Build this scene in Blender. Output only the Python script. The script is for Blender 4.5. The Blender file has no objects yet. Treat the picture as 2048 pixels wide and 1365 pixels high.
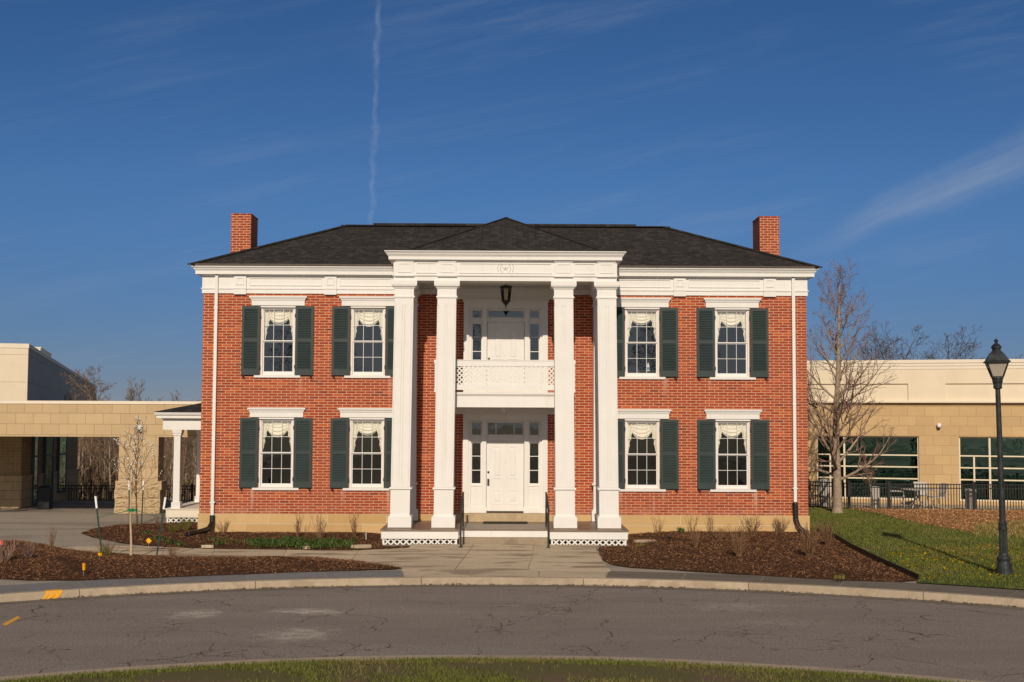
import bpy, bmesh, math, random
import numpy as np
from mathutils import Vector, Matrix
from mathutils.geometry import delaunay_2d_cdt
R_ = math.radians
scene = bpy.context.scene
COL = scene.collection

# ------------------------------------------------------------------ camera
FPX, EYE = 2500.0, 3.22            # focal length in photo pixels (2048 wide), eye height
PITCH = math.atan(152.5 / FPX); YAW = -math.atan(14 / FPX); ROLL = R_(0.24)
cam_d = bpy.data.cameras.new('camera'); cam = bpy.data.objects.new('camera', cam_d); COL.objects.link(cam)
cam_d.sensor_width = 36; cam_d.lens = 36 * FPX / 2048; cam_d.clip_end = 3000; cam_d.clip_start = .1
CR = Matrix.Rotation(YAW, 3, 'Z') @ Matrix.Rotation(math.pi / 2 + PITCH, 3, 'X') @ Matrix.Rotation(ROLL, 3, 'Z')
cam.matrix_world = Matrix.Translation((0, 0, EYE)) @ CR.to_4x4()
scene.camera = cam

# ------------------------------------------------------------------ light
SUN_EL, SUN_AZ = R_(27), R_(2.6)    # the sun stands behind the camera, a touch to its left
sd = bpy.data.lights.new('sun', 'SUN'); sd.energy = 4.15; sd.angle = R_(.53); sd.color = (1, .862, .685)
sun = bpy.data.objects.new('sun', sd); COL.objects.link(sun)
sdir = Vector((math.sin(SUN_AZ) * math.cos(SUN_EL), math.cos(SUN_AZ) * math.cos(SUN_EL), -math.sin(SUN_EL)))
sun.rotation_euler = sdir.to_track_quat('-Z', 'Y').to_euler()
W = bpy.data.worlds.new("World"); scene.world = W; W.use_nodes = True
def build_world():
    nt = W.node_tree; N = nt.nodes; L = nt.links
    for n in list(N): N.remove(n)
    out = N.new('ShaderNodeOutputWorld'); bg = N.new('ShaderNodeBackground'); bg.inputs[1].default_value = .073
    sky = N.new('ShaderNodeTexSky'); sky.sky_type = 'NISHITA'; sky.sun_disc = False
    sky.sun_elevation = SUN_EL; sky.sun_rotation = math.pi + SUN_AZ
    sky.altitude = 300; sky.air_density = .8; sky.dust_density = 0.0; sky.ozone_density = 6.0
    tc = N.new('ShaderNodeTexCoord'); sep = N.new('ShaderNodeSeparateXYZ'); L.new(tc.outputs['Generated'], sep.inputs[0])
    def m(op, a, b=None, c=None, clamp=False):
        n = N.new('ShaderNodeMath'); n.operation = op; n.use_clamp = clamp
        for i, v in enumerate((a, b, c)):
            if v is None: continue
            if isinstance(v, (int, float)): n.inputs[i].default_value = v
            else: L.new(v, n.inputs[i])
        return n.outputs[0]
    def sm(v, a, b):
        n = N.new('ShaderNodeMapRange'); n.interpolation_type = 'SMOOTHSTEP'; L.new(v, n.inputs[0])
        n.inputs[1].default_value = a; n.inputs[2].default_value = b; return n.outputs[0]
    def noise(vec, scale, detail=5, rough=.6):
        n = N.new('ShaderNodeTexNoise'); n.inputs['Scale'].default_value = scale; n.inputs['Detail'].default_value = detail
        n.inputs['Roughness'].default_value = rough; L.new(vec, n.inputs['Vector']); return n.outputs[0]
    def comb(x, y, z=0.0):
        n = N.new('ShaderNodeCombineXYZ')
        for i, v in enumerate((x, y, z)):
            if isinstance(v, (int, float)): n.inputs[i].default_value = v
            else: L.new(v, n.inputs[i])
        return n.outputs[0]
    front = sm(sep.outputs[1], .15, .3)
    ysafe = m('MAXIMUM', sep.outputs[1], .1)
    u = m('DIVIDE', sep.outputs[0], ysafe); w = m('DIVIDE', sep.outputs[2], ysafe)
    uw = comb(u, w)
    # contrail: thin, nearly upright, frayed
    nz = noise(uw, 55, 3, .6)
    line = m('ADD', m('MULTIPLY_ADD', w, .022, -.1115), m('MULTIPLY', m('SUBTRACT', nz, .5), .010))
    dist = m('ABSOLUTE', m('SUBTRACT', u, line))
    wd = m('MULTIPLY_ADD', noise(comb(0.0, m('MULTIPLY', w, 22)), 1.0, 3, .6), .0052, .0012)
    core = m('SUBTRACT', 1, sm(m('DIVIDE', dist, wd), .05, 1.0))
    frag = m('MULTIPLY_ADD', noise(comb(m('MULTIPLY', u, 20), m('MULTIPLY', w, 60)), 1.0, 3, .6), 1.8, -.45, clamp=True)
    contr = m('MULTIPLY', m('MULTIPLY', core, frag), .31)
    # broad cirrus streak to the right
    q = m('ADD', m('SUBTRACT', w, m('MULTIPLY_ADD', u, .44, .030)), m('MULTIPLY', m('SUBTRACT', noise(uw, 9, 4, .6), .5), .03))
    wid = m('MAXIMUM', m('MULTIPLY_ADD', u, .11, -.012), .006)
    band = m('SUBTRACT', 1, sm(m('DIVIDE', m('ABSOLUTE', q), wid), .10, 1.0))
    along = m('SUBTRACT', w, m('MULTIPLY', u, .44))
    streak = m('MULTIPLY_ADD', noise(comb(m('MULTIPLY', u, 6), m('MULTIPLY', along, 60)), 1.0, 5, .62), 1.5, -.25, clamp=True)
    cir = m('MULTIPLY', m('MULTIPLY', band, streak), m('MULTIPLY', sm(u, .20, .34), .46))
    # faint high veil in long slanting streaks
    al2 = m('SUBTRACT', w, m('MULTIPLY', u, .22))
    veil = sm(noise(comb(m('MULTIPLY', u, 4.0), m('MULTIPLY', al2, 42), 3.3), 1.0, 7, .66), .42, .80)
    big = sm(noise(comb(m('MULTIPLY', u, 5), m('MULTIPLY', w, 7), 1.7), 1.0, 3, .5), .30, .66)
    veil = m('MULTIPLY', m('MULTIPLY', veil, big), .15)
    tot = m('MULTIPLY', m('ADD', m('ADD', contr, cir), veil, clamp=True), front, clamp=True)
    mix = N.new('ShaderNodeMix'); mix.data_type = 'RGBA'
    hs = N.new('ShaderNodeHueSaturation'); L.new(m('MULTIPLY_ADD', front, .74, .38), hs.inputs['Saturation']); L.new(sky.outputs[0], hs.inputs['Color'])
    L.new(tot, mix.inputs[0]); tn = N.new('ShaderNodeMix'); tn.data_type = 'RGBA'; tn.blend_type = 'MULTIPLY'; L.new(front, tn.inputs[0]); tn.inputs[7].default_value = (1.0, .86, .94, 1); L.new(hs.outputs[0], tn.inputs[6])
    lowk = sm(sep.outputs[2], .0, .20); hz = N.new('ShaderNodeMix'); hz.data_type = 'RGBA'; L.new(lowk, hz.inputs[0]); hz.inputs[6].default_value = (.47, .505, .57, 1); hz.inputs[7].default_value = (.90, .97, .92, 1)
    t2 = N.new('ShaderNodeMix'); t2.data_type = 'RGBA'; t2.blend_type = 'MULTIPLY'; t2.inputs[0].default_value = 1; L.new(tn.outputs[2], t2.inputs[6]); L.new(hz.outputs[2], t2.inputs[7]); L.new(front, t2.inputs[0])
    L.new(t2.outputs[2], mix.inputs[6]); mix.inputs[7].default_value = (5.6, 6.3, 7.6, 1)
    L.new(mix.outputs[2], bg.inputs[0]); L.new(bg.outputs[0], out.inputs[0])
build_world()
scene.view_settings.view_transform = 'Standard'; scene.view_settings.look = 'None'
scene.view_settings.exposure = -0.20; scene.view_settings.gamma = 1

# ------------------------------------------------------------------ photo pixel -> place
def ray(px, py): return CR @ Vector(((px - 1024) / FPX, -(py - 682.5) / FPX, -1))
def at(px, py, Y): d = ray(px, py); t = Y / d.y; return Vector((d.x * t, Y, EYE + d.z * t))
def gr(px, py, z=0.0): d = ray(px, py); t = (z - EYE) / d.z; return Vector((d.x * t, d.y * t, z))

# ------------------------------------------------------------------ helpers
def tag(o, label=None, cat=None, group=None, kind=None):
    if label: o['label'] = label
    if cat: o['category'] = cat
    if group: o['group'] = group
    if kind: o['kind'] = kind
    return o
def empty(name, loc=(0, 0, 0), rz=0.0, label=None, cat=None, group=None):
    o = bpy.data.objects.new(name, None); COL.objects.link(o); o.location = loc; o.rotation_euler = (0, 0, rz)
    o.empty_display_size = .2
    return tag(o, label, cat, group)
def kids(o): return [c for c in bpy.data.objects if c.parent == o]
def copy_tree(o, parent=None, loc=None, rz=None, label=None, group=None, scale=None):
    c = o.copy(); COL.objects.link(c); c.parent = parent
    if loc is not None: c.location = loc
    if rz is not None: c.rotation_euler = (c.rotation_euler[0], c.rotation_euler[1], rz)
    if scale is not None: c.scale = scale if hasattr(scale, '__len__') else (scale,) * 3
    if label: c['label'] = label
    if group: c['group'] = group
    for k in kids(o): copy_tree(k, c)
    return c

class MB:
    def __init__(s): s.v = []; s.f = []; s.m = []
    def face(s, pts, mi=0):
        b = len(s.v); s.v += [tuple(p) for p in pts]; s.f.append(tuple(range(b, b + len(pts)))); s.m.append(mi)
    def box(s, x0, x1, y0, y1, z0, z1, mi=0):
        b = len(s.v)
        s.v += [(x0, y0, z0), (x1, y0, z0), (x1, y1, z0), (x0, y1, z0), (x0, y0, z1), (x1, y0, z1), (x1, y1, z1), (x0, y1, z1)]
        for q in ((0, 3, 2, 1), (4, 5, 6, 7), (0, 1, 5, 4), (1, 2, 6, 5), (2, 3, 7, 6), (3, 0, 4, 7)):
            s.f.append(tuple(b + i for i in q)); s.m.append(mi)
    def loft(s, rings, mi=0, caps=True):
        b = len(s.v); n = len(rings[0])
        for r in rings: s.v += [tuple(p) for p in r]
        for i in range(len(rings) - 1):
            for j in range(n):
                k = (j + 1) % n
                s.f.append((b + i * n + j, b + i * n + k, b + (i + 1) * n + k, b + (i + 1) * n + j)); s.m.append(mi)
        if caps:
            s.f.append(tuple(b + j for j in reversed(range(n)))); s.m.append(mi)
            e = b + (len(rings) - 1) * n
            s.f.append(tuple(e + j for j in range(n))); s.m.append(mi)
    def rect(s, cx, cy, hx, hy, prof, mi=0, lean=0.0):      # square 'turning': prof = (offset, z)
        s.loft([[(cx - hx - o + lean * z, cy - hy - o, z), (cx + hx + o + lean * z, cy - hy - o, z),
                 (cx + hx + o + lean * z, cy + hy + o, z), (cx - hx - o + lean * z, cy + hy + o, z)] for o, z in prof], mi)
    def lathe(s, prof, c=(0, 0, 0), n=16, mi=0, rot=0.0):
        s.loft([[(c[0] + r * math.cos(rot + 2 * math.pi * j / n), c[1] + r * math.sin(rot + 2 * math.pi * j / n), c[2] + z) for j in range(n)] for r, z in prof], mi)
    def tube(s, pts, rad, n=6, mi=0):
        pts = [Vector(p) for p in pts]
        if not hasattr(rad, '__len__'): rad = [rad] * len(pts)
        rings = []; up = None
        for i, p in enumerate(pts):
            d = (pts[min(i + 1, len(pts) - 1)] - pts[max(i - 1, 0)]).normalized()
            if up is None: up = Vector((0, 0, 1)) if abs(d.z) < .9 else Vector((1, 0, 0))
            a = d.cross(up).normalized(); b = d.cross(a).normalized(); up = -b if False else up
            if a.length < .5: a = Vector((1, 0, 0)); b = d.cross(a)
            rings.append([p + (a * math.cos(2 * math.pi * j / n) + b * math.sin(2 * math.pi * j / n)) * rad[i] for j in range(n)])
        s.loft(rings, mi)
    def bar(s, p, q, w, t, mi=0, up=(0, 0, 1)):             # rectangular bar
        p, q = Vector(p), Vector(q); d = (q - p).normalized(); u = Vector(up)
        a = d.cross(u)
        if a.length < 1e-3: a = d.cross(Vector((1, 0, 0)))
        a.normalize(); b = a.cross(d)
        s.loft([[c + a * w / 2 * i + b * t / 2 * j for i, j in ((-1, -1), (1, -1), (1, 1), (-1, 1))] for c in (p, q)], mi)
    def move(s, M, start=0):
        for i in range(start, len(s.v)): s.v[i] = tuple(M @ Vector(s.v[i]))
    def build(s, name, mats, parent=None, smooth=False, uv=True, loc=None, recalc=True):
        me = bpy.data.meshes.new(name); me.from_pydata(s.v, [], s.f)
        if not isinstance(mats, (list, tuple)): mats = [mats]
        for m in mats: me.materials.append(m)
        if len(mats) > 1: me.polygons.foreach_set('material_index', s.m)
        if recalc:
            bm = bmesh.new(); bm.from_mesh(me); bmesh.ops.recalc_face_normals(bm, faces=bm.faces); bm.to_mesh(me); bm.free()
        if smooth: me.polygons.foreach_set('use_smooth', [True] * len(me.polygons))
        me.update()
        if uv: auto_uv(me)
        o = bpy.data.objects.new(name, me); COL.objects.link(o); o.parent = parent
        if loc is not None: o.location = loc
        return o
def auto_uv(me):
    nl = len(me.loops); npoly = len(me.polygons)
    if not nl: return
    co = np.empty(len(me.vertices) * 3); me.vertices.foreach_get('co', co); co = co.reshape(-1, 3)
    vi = np.empty(nl, int); me.loops.foreach_get('vertex_index', vi)
    nr = np.empty(npoly * 3); me.polygons.foreach_get('normal', nr); nr = nr.reshape(-1, 3)
    lt = np.empty(npoly, int); me.polygons.foreach_get('loop_total', lt)
    n = np.repeat(nr, lt, axis=0); p = co[vi]
    flat = np.abs(n[:, 2]) > .985
    t = np.stack([-n[:, 1], n[:, 0], 0 * n[:, 0]], 1); ln = np.linalg.norm(t, axis=1); ln[ln < 1e-6] = 1; t /= ln[:, None]
    b = np.cross(n, t)
    u = np.where(flat, p[:, 0], (p * t).sum(1)); v = np.where(flat, p[:, 1], (p * b).sum(1))
    uvl = me.uv_layers.new(name='UVMap'); uvl.data.foreach_set('uv', np.stack([u, v], 1).ravel().astype(np.float32))
def raw_mesh(name, V, F, mats, parent=None, smooth=False, mi=None):      # fast big meshes
    me = bpy.data.meshes.new(name); V = np.asarray(V, np.float32); F = np.asarray(F, np.int32); k = F.shape[1]
    me.vertices.add(len(V)); me.vertices.foreach_set('co', V.ravel())
    me.loops.add(F.size); me.loops.foreach_set('vertex_index', F.ravel())
    me.polygons.add(len(F)); me.polygons.foreach_set('loop_start', np.arange(0, F.size, k, dtype=np.int32))
    try: me.polygons.foreach_set('loop_total', np.full(len(F), k, np.int32))
    except Exception: pass
    if not isinstance(mats, (list, tuple)): mats = [mats]
    for m in mats: me.materials.append(m)
    if mi is not None: me.polygons.foreach_set('material_index', np.asarray(mi, np.int32))
    if smooth: me.polygons.foreach_set('use_smooth', np.ones(len(F), bool))
    me.update(calc_edges=True); me.validate()
    o = bpy.data.objects.new(name, me); COL.objects.link(o); o.parent = parent; return o

# ------------------------------------------------------------------ materials
class NT:
    def __init__(s, name):
        s.m = bpy.data.materials.new(name); s.m.use_nodes = True; s.t = s.m.node_tree; s.N = s.t.nodes; s.L = s.t.links
        for n in list(s.N): s.N.remove(n)
        s.out = s.N.new('ShaderNodeOutputMaterial'); s.p = s.N.new('ShaderNodeBsdfPrincipled'); s.L.new(s.p.outputs[0], s.out.inputs[0])
        s.tc = s.N.new('ShaderNodeTexCoord'); s.obj = s.tc.outputs['Object']; s.uv = s.tc.outputs['UV']
        s.geo = s.N.new('ShaderNodeNewGeometry')
    def put(s, sock, v):
        if v is None: return
        if hasattr(v, 'links'): s.L.new(v, sock)
        else: sock.default_value = v if not (hasattr(v, '__len__') and len(v) == 3 and sock.type == 'RGBA') else (*v, 1)
    def math(s, op, a, b=None, c=None, clamp=False):
        n = s.N.new('ShaderNodeMath'); n.operation = op; n.use_clamp = clamp
        for i, v in enumerate((a, b, c)): s.put(n.inputs[i], v)
        return n.outputs[0]
    def noise(s, scale, detail=4, rough=.6, vec=None, dist=0.0):
        n = s.N.new('ShaderNodeTexNoise'); n.inputs['Scale'].default_value = scale; n.inputs['Detail'].default_value = detail
        n.inputs['Roughness'].default_value = rough; n.inputs['Distortion'].default_value = dist
        s.L.new(vec if vec is not None else s.obj, n.inputs['Vector']); return n.outputs[0]
    def mapr(s, v, a, b, c=0.0, d=1.0, smooth=False):
        n = s.N.new('ShaderNodeMapRange'); n.interpolation_type = 'SMOOTHSTEP' if smooth else 'LINEAR'
        s.put(n.inputs[0], v)
        for i, x in enumerate((a, b, c, d)): n.inputs[i + 1].default_value = x
        return n.outputs[0]
    def mix(s, f, a, b, mode='MIX'):
        n = s.N.new('ShaderNodeMix'); n.data_type = 'RGBA'; n.blend_type = mode
        s.put(n.inputs[0], f); s.put(n.inputs[6], a); s.put(n.inputs[7], b); return n.outputs[2]
    def scale(s, vec, sc, loc=(0, 0, 0)):
        n = s.N.new('ShaderNodeMapping'); n.inputs['Scale'].default_value = sc; n.inputs['Location'].default_value = loc
        s.L.new(vec, n.inputs[0]); return n.outputs[0]
    def bump(s, h, dist=.01, strength=1.0):
        n = s.N.new('ShaderNodeBump'); n.inputs['Strength'].default_value = strength; n.inputs['Distance'].default_value = dist
        s.L.new(h, n.inputs['Height']); s.L.new(n.outputs[0], s.p.inputs['Normal'])
    def brick(s, vec, w, h, mortar, c1, c2, cm, off=.5, smooth=.1, bias=0.0, freq=2):
        n = s.N.new('ShaderNodeTexBrick'); n.offset = off; n.offset_frequency = freq; n.squash = 1
        s.L.new(vec, n.inputs['Vector']); n.inputs['Scale'].default_value = 1; n.inputs['Brick Width'].default_value = w
        n.inputs['Row Height'].default_value = h; n.inputs['Mortar Size'].default_value = mortar; n.inputs['Mortar Smooth'].default_value = smooth
        n.inputs['Bias'].default_value = bias
        s.put(n.inputs['Color1'], c1); s.put(n.inputs['Color2'], c2); s.put(n.inputs['Mortar'], cm)
        return n
    def done(s, col=None, rough=.8, spec=.3, metal=0.0):
        s.put(s.p.inputs['Base Color'], col); s.put(s.p.inputs['Roughness'], rough); s.p.inputs['Specular IOR Level'].default_value = spec
        s.p.inputs['Metallic'].default_value = metal; return s.m
def vary(c, k): return tuple(min(1, x * k) for x in c)
def simple(name, c, rough=.7, var=.12, scale=6, bump=0.0, bscale=60, spec=.3, metal=0.0, island=0.0, c2=None):
    t = NT(name); f = t.noise(scale, 5, .65)
    f = t.mapr(f, .3, .7)
    col = t.mix(f, vary(c, 1 - var), c2 if c2 else vary(c, 1 + var))
    if island:
        r = t.geo.outputs['Random Per Island']; k = t.mapr(r, 0, 1, 1 - island, 1 + island)
        hs = t.N.new('ShaderNodeHueSaturation'); t.L.new(k, hs.inputs['Value']); t.L.new(col, hs.inputs['Color']); col = hs.outputs[0]
    if bump: t.bump(t.noise(bscale, 4, .6), bump)
    return t.done(col, rough, spec, metal)

def mat_brick(name, w=.258, h=.0756, mort=.0095, warm=1.0):
    t = NT(name)
    b = t.brick(t.uv, w, h, mort, (.365, .072, .029), (.255, .052, .024), (.68, .44, .29), off=.42, smooth=.15, bias=-.1)
    # second brick lookup in the same cells: a few odd bricks, orange or plum
    b2 = t.brick(t.uv, w, h, mort, (0, 0, 0), (1, 1, 1), (0, 0, 0), off=.42); b2.inputs['Bias'].default_value = 0.0
    sel = t.mapr(b2.outputs['Color'], .86, .9); sel2 = t.mapr(b2.outputs['Color'], .06, .02)
    notm = t.math('SUBTRACT', 1, b.outputs['Fac'])
    col = t.mix(t.math('MULTIPLY', sel, notm), b.outputs['Color'], (.48, .125, .04))
    col = t.mix(t.math('MULTIPLY', t.math('MULTIPLY', sel2, notm), .8), col, (.16, .045, .04))
    big = t.mapr(t.noise(.55, 4, .6), .35, .7)
    col = t.mix(t.math('MULTIPLY', big, .26), col, (.40, .16, .11))                      # pinkish weathered areas
    fine = t.noise(38, 5, .7); col = t.mix(.34, col, t.mix(t.mapr(fine, .25, .75), vary((.3, .09, .05), .55), (.62, .24, .14)), 'SOFT_LIGHT')
    st = t.noise(1.0, 5, .65, t.scale(t.obj, (5.5, 5.5, .45)))
    eff = t.math('MULTIPLY', t.mapr(st, .60, .78), t.mapr(t.noise(.35, 3, .5), .45, .65))
    col = t.mix(t.math('MULTIPLY', eff, .4), col, (.55, .42, .33))                       # lime run-off
    if name == 'red_brick':                                   # pale run-off below the ends of the sills
        sp = t.N.new('ShaderNodeSeparateXYZ'); t.L.new(t.obj, sp.inputs[0]); tot = None
        for x0, zt, ln, a in ((-6.95, 1.2, .6, .7), (-3.2, 1.2, .62, .8), (-4.45, 1.2, .5, .4), (3.2, 1.2, .5, .5), (6.95, 1.2, .62, .8), (4.4, 1.2, .4, .35), (-5.67, 4.3, .55, .4), (-3.2, 4.3, .7, .5), (4.45, 4.3, .6, .6), (5.7, 4.3, .5, .35), (1.3, .9, .4, .3)):
            dx = t.math('ABSOLUTE', t.math('ADD', t.math('SUBTRACT', sp.outputs[0], x0), t.math('MULTIPLY', t.math('SUBTRACT', t.noise(4, 3), .5), .10)))
            k = t.math('MULTIPLY', t.mapr(dx, .015, .075, 1, 0, True), t.math('MULTIPLY', t.mapr(sp.outputs[2], zt - ln, zt - .05), t.mapr(sp.outputs[2], zt + .02, zt - .01)))
            k = t.math('MULTIPLY', k, a); tot = k if tot is None else t.math('MAXIMUM', tot, k)
        col = t.mix(t.math('MULTIPLY', tot, t.mapr(fine, .3, .6, .45, 1)), col, (.56, .40, .31))
        foot = t.math('MULTIPLY', t.mapr(sp.outputs[2], .55, .80, 1, 0), t.mapr(t.noise(2.2, 4), .4, .62)); col = t.mix(t.math('MULTIPLY', foot, .35), col, (.50, .31, .23))
    hgt = t.math('ADD', t.math('MULTIPLY', notm, 1.0), t.math('MULTIPLY', fine, .35))
    t.bump(hgt, .006, .8)
    return t.done(col, .88, .2)
def mat_stone(name, c1, c2, w, h, mort=.006, cm=(.28, .22, .15), var=.25, off=.5, blot=1.3, rough_bump=.004, voff=0.0):
    t = NT(name)
    b = t.brick(t.scale(t.uv, (1, 1, 1), (0, voff, 0)), w, h, mort, c1, c2, cm, off=off, smooth=.2)
    n1 = t.mapr(t.noise(blot, 6, .65, dist=.6), .3, .72); n2 = t.noise(26, 6, .7)
    col = t.mix(t.math('MULTIPLY', n1, var), b.outputs['Color'], vary(c1, .62))
    col = t.mix(.25, col, t.mix(n2, (.2, .2, .2), (.8, .8, .8)), 'SOFT_LIGHT')
    t.bump(t.math('ADD', t.math('SUBTRACT', 1, b.outputs['Fac']), t.math('MULTIPLY', n2, .5)), rough_bump)
    return t.done(col, .9, .2)
def mat_shingle():
    t = NT('roof_shingles')
    b = t.brick(t.uv, .31, .145, .006, (.047, .042, .040), (.029, .0265, .0255), (.010, .009, .009), off=.37, smooth=.4, freq=2)
    b2 = t.brick(t.uv, .155, .145, .002, (0, 0, 0), (1, 1, 1), (0, 0, 0), off=.31)
    col = t.mix(t.math('MULTIPLY', t.mapr(b2.outputs['Color'], .55, .95), .6), b.outputs['Color'], (.078, .066, .060))
    col = t.mix(t.mapr(t.noise(.5, 4), .35, .7, 0, .35), col, (.028, .024, .022))
    g = t.noise(160, 2, .6); col = t.mix(.5, col, t.mix(g, (.1, .1, .1), (.9, .9, .9)), 'SOFT_LIGHT')
    t.bump(t.math('ADD', t.math('SUBTRACT', 1, b.outputs['Fac']), t.math('MULTIPLY', b2.outputs['Color'], .6)), .012, .8)
    return t.done(col, .93, .12)
def mat_asphalt():
    t = NT('asphalt_road')
    sp = t.noise(34, 6, .85); v = t.N.new('ShaderNodeTexVoronoi'); v.inputs['Scale'].default_value = 95; t.L.new(t.obj, v.inputs['Vector'])
    col = t.mix(t.mapr(sp, .36, .64), (.085, .069, .061), (.41, .342, .302))
    col = t.mix(t.mapr(v.outputs['Color'], .72, .95), col, (.36, .32, .28))
    band = t.noise(.9, 5, .6, t.scale(t.obj, (.35, 1.2, 1))); col = t.mix(t.mapr(band, .3, .72, 0, .5), col, (.16, .13, .113))
    # crack network, present only in patches
    wv = t.N.new('ShaderNodeVectorMath'); wv.operation = 'ADD'
    nn = t.N.new('ShaderNodeTexNoise'); nn.inputs['Scale'].default_value = 2.6; nn.inputs['Detail'].default_value = 5; t.L.new(t.obj, nn.inputs['Vector'])
    sc = t.N.new('ShaderNodeVectorMath'); sc.operation = 'SCALE'; sc.inputs['Scale'].default_value = .55; t.L.new(nn.outputs['Color'], sc.inputs[0])
    t.L.new(t.obj, wv.inputs[0]); t.L.new(sc.outputs[0], wv.inputs[1])
    cr = []
    for s_, lo, th in ((.55, .46, .007), (1.7, .50, .010)):
        vo = t.N.new('ShaderNodeTexVoronoi'); vo.feature = 'DISTANCE_TO_EDGE'; vo.inputs['Scale'].default_value = s_; t.L.new(wv.outputs[0], vo.inputs['Vector'])
        c = t.mapr(vo.outputs['Distance'], th * .35, th, 1, 0)
        cr.append(t.math('MULTIPLY', c, t.mapr(t.noise(.42 + s_ * .1, 3, .6, t.scale(t.obj, (1, 1, 1), (s_ * 9, 3, 0))), lo, lo + .12)))
    crack = t.math('MAXIMUM', cr[0], cr[1])
    col = t.mix(t.math('MULTIPLY', crack, .85), col, (.018, .015, .013))
    # pale scuffed patches
    sep = t.N.new('ShaderNodeSeparateXYZ'); t.L.new(t.obj, sep.inputs[0])
    tot = None
    for px, py, rx, ry, a in ((390, 1228, .46, .55, .8), (640, 1225, .60, .34, 1.0), (600, 1222, .7, .3, .8), (590, 1270, .66, .8, .75), (625, 1268, .3, .4, .8), (1480, 1215, 1.0, .7, .35), (1015, 1212, .3, .2, .25), (1125, 1211, .3, .2, .25), (1560, 1245, .9, .5, .18)):
        c = gr(px, py, -.15)
        dx = t.math('DIVIDE', t.math('SUBTRACT', sep.outputs[0], c.x), rx); dy = t.math('DIVIDE', t.math('SUBTRACT', sep.outputs[1], c.y), ry)
        d = t.math('SQRT', t.math('ADD', t.math('MULTIPLY', dx, dx), t.math('MULTIPLY', dy, dy)))
        d = t.math('ADD', d, t.math('MULTIPLY', t.math('SUBTRACT', t.noise(3.4, 6, .75), .5), 2.6))
        k = t.math('MULTIPLY', t.mapr(d, .25, 1.15, 1, 0, True), a)
        tot = k if tot is None else t.math('MAXIMUM', tot, k)
    tot = t.math('MULTIPLY', t.math('MULTIPLY', tot, t.mapr(sp, .38, .58)), t.mapr(t.noise(5.5, 4, .7, t.scale(t.obj, (.6, 1.6, 1))), .36, .58))
    col = t.mix(tot, col, (.66, .59, .50))
    t.bump(t.math('SUBTRACT', t.math('MULTIPLY', sp, .6), crack), .012, .9)
    return t.done(col, .93, .2)
def mat_concrete(name, c, stain=(.14, .105, .075), st=.6, scale=.9):
    t = NT(name)
    f = t.mapr(t.noise(6, 6, .7), .3, .7); col = t.mix(f, vary(c, .86), vary(c, 1.12))
    n = t.noise(scale, 5, .55, t.scale(t.obj, (.8, 2.6, 1)), .4)
    col = t.mix(t.math('MULTIPLY', t.mapr(n, .50, .60, 0, 1, True), st), col, stain)
    sp = t.noise(90, 3, .7); col = t.mix(.3, col, t.mix(sp, (.15, .15, .15), (.85, .85, .85)), 'SOFT_LIGHT')
    col = t.mix(t.mapr(t.geo.outputs['Random Per Island'], 0, 1, 0, .28), col, vary(c, .6))
    t.bump(sp, .004, .6)
    return t.done(col, .9, .2)
def mat_mulch(name, a, b, hi):
    t = NT(name)
    n = t.noise(34, 5, .75, t.scale(t.obj, (1, 1.5, 1)), 1.2); n2 = t.noise(1.6, 4, .6)
    col = t.mix(t.mapr(n, .3, .68), a, b); col = t.mix(t.mapr(n, .62, .78, 0, .8), col, hi)
    col = t.mix(t.mapr(n2, .35, .7, 0, .5), col, vary(a, .8))
    t.bump(n, .05, 1); return t.done(col, .95, .1)
def mat_grass(name, a, b, dry, dryk=.5, scale=.7):
    t = NT(name); n = t.noise(scale, 5, .62); f = t.noise(45, 4, .7)
    r = t.geo.outputs['Random Per Island']
    col = t.mix(t.mapr(f, .3, .7), a, b); col = t.mix(t.mapr(r, 0, 1, 0, .5), col, vary(b, 1.35))
    col = t.mix(t.mapr(n, .48, .66, 0, dryk, True), col, dry)
    return t.done(col, .8, .15)
def mat_glass(name, base_refl=.05, tint=(.78, .84, .82), rough=.0, refl=(1, 1, 1)):
    t = NT(name); t.N.remove(t.p)
    tr = t.N.new('ShaderNodeBsdfTransparent'); tr.inputs[0].default_value = (*tint, 1)
    gl = t.N.new('ShaderNodeBsdfGlossy'); gl.inputs['Roughness'].default_value = rough; gl.inputs[0].default_value = (*refl, 1)
    nb = t.N.new('ShaderNodeBump'); nb.inputs['Strength'].default_value = .25; nb.inputs['Distance'].default_value = .012
    t.L.new(t.noise(2.3, 2, .5), nb.inputs['Height']); t.L.new(nb.outputs[0], gl.inputs['Normal'])
    fr = t.N.new('ShaderNodeFresnel'); fr.inputs[0].default_value = 1.5
    mx = t.N.new('ShaderNodeMixShader'); t.L.new(t.math('ADD', fr.outputs[0], base_refl, clamp=True), mx.inputs[0])
    t.L.new(tr.outputs[0], mx.inputs[1]); t.L.new(gl.outputs[0], mx.inputs[2]); t.L.new(mx.outputs[0], t.out.inputs[0]); return t.m
def mat_white(name='white_paint', c=(.75, .735, .712)):
    t = NT(name); n = t.mapr(t.noise(2.2, 5, .65), .35, .7)
    col = t.mix(t.math('MULTIPLY', n, .25), c, vary(c, .80))
    st = t.noise(1, 4, .6, t.scale(t.obj, (9, 9, .7))); col = t.mix(t.mapr(st, .58, .8, 0, .28), col, (.55, .50, .43))
    sp = t.noise(70, 2, .5); t.bump(sp, .0015, .5); return t.done(col, .55, .35)

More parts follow.
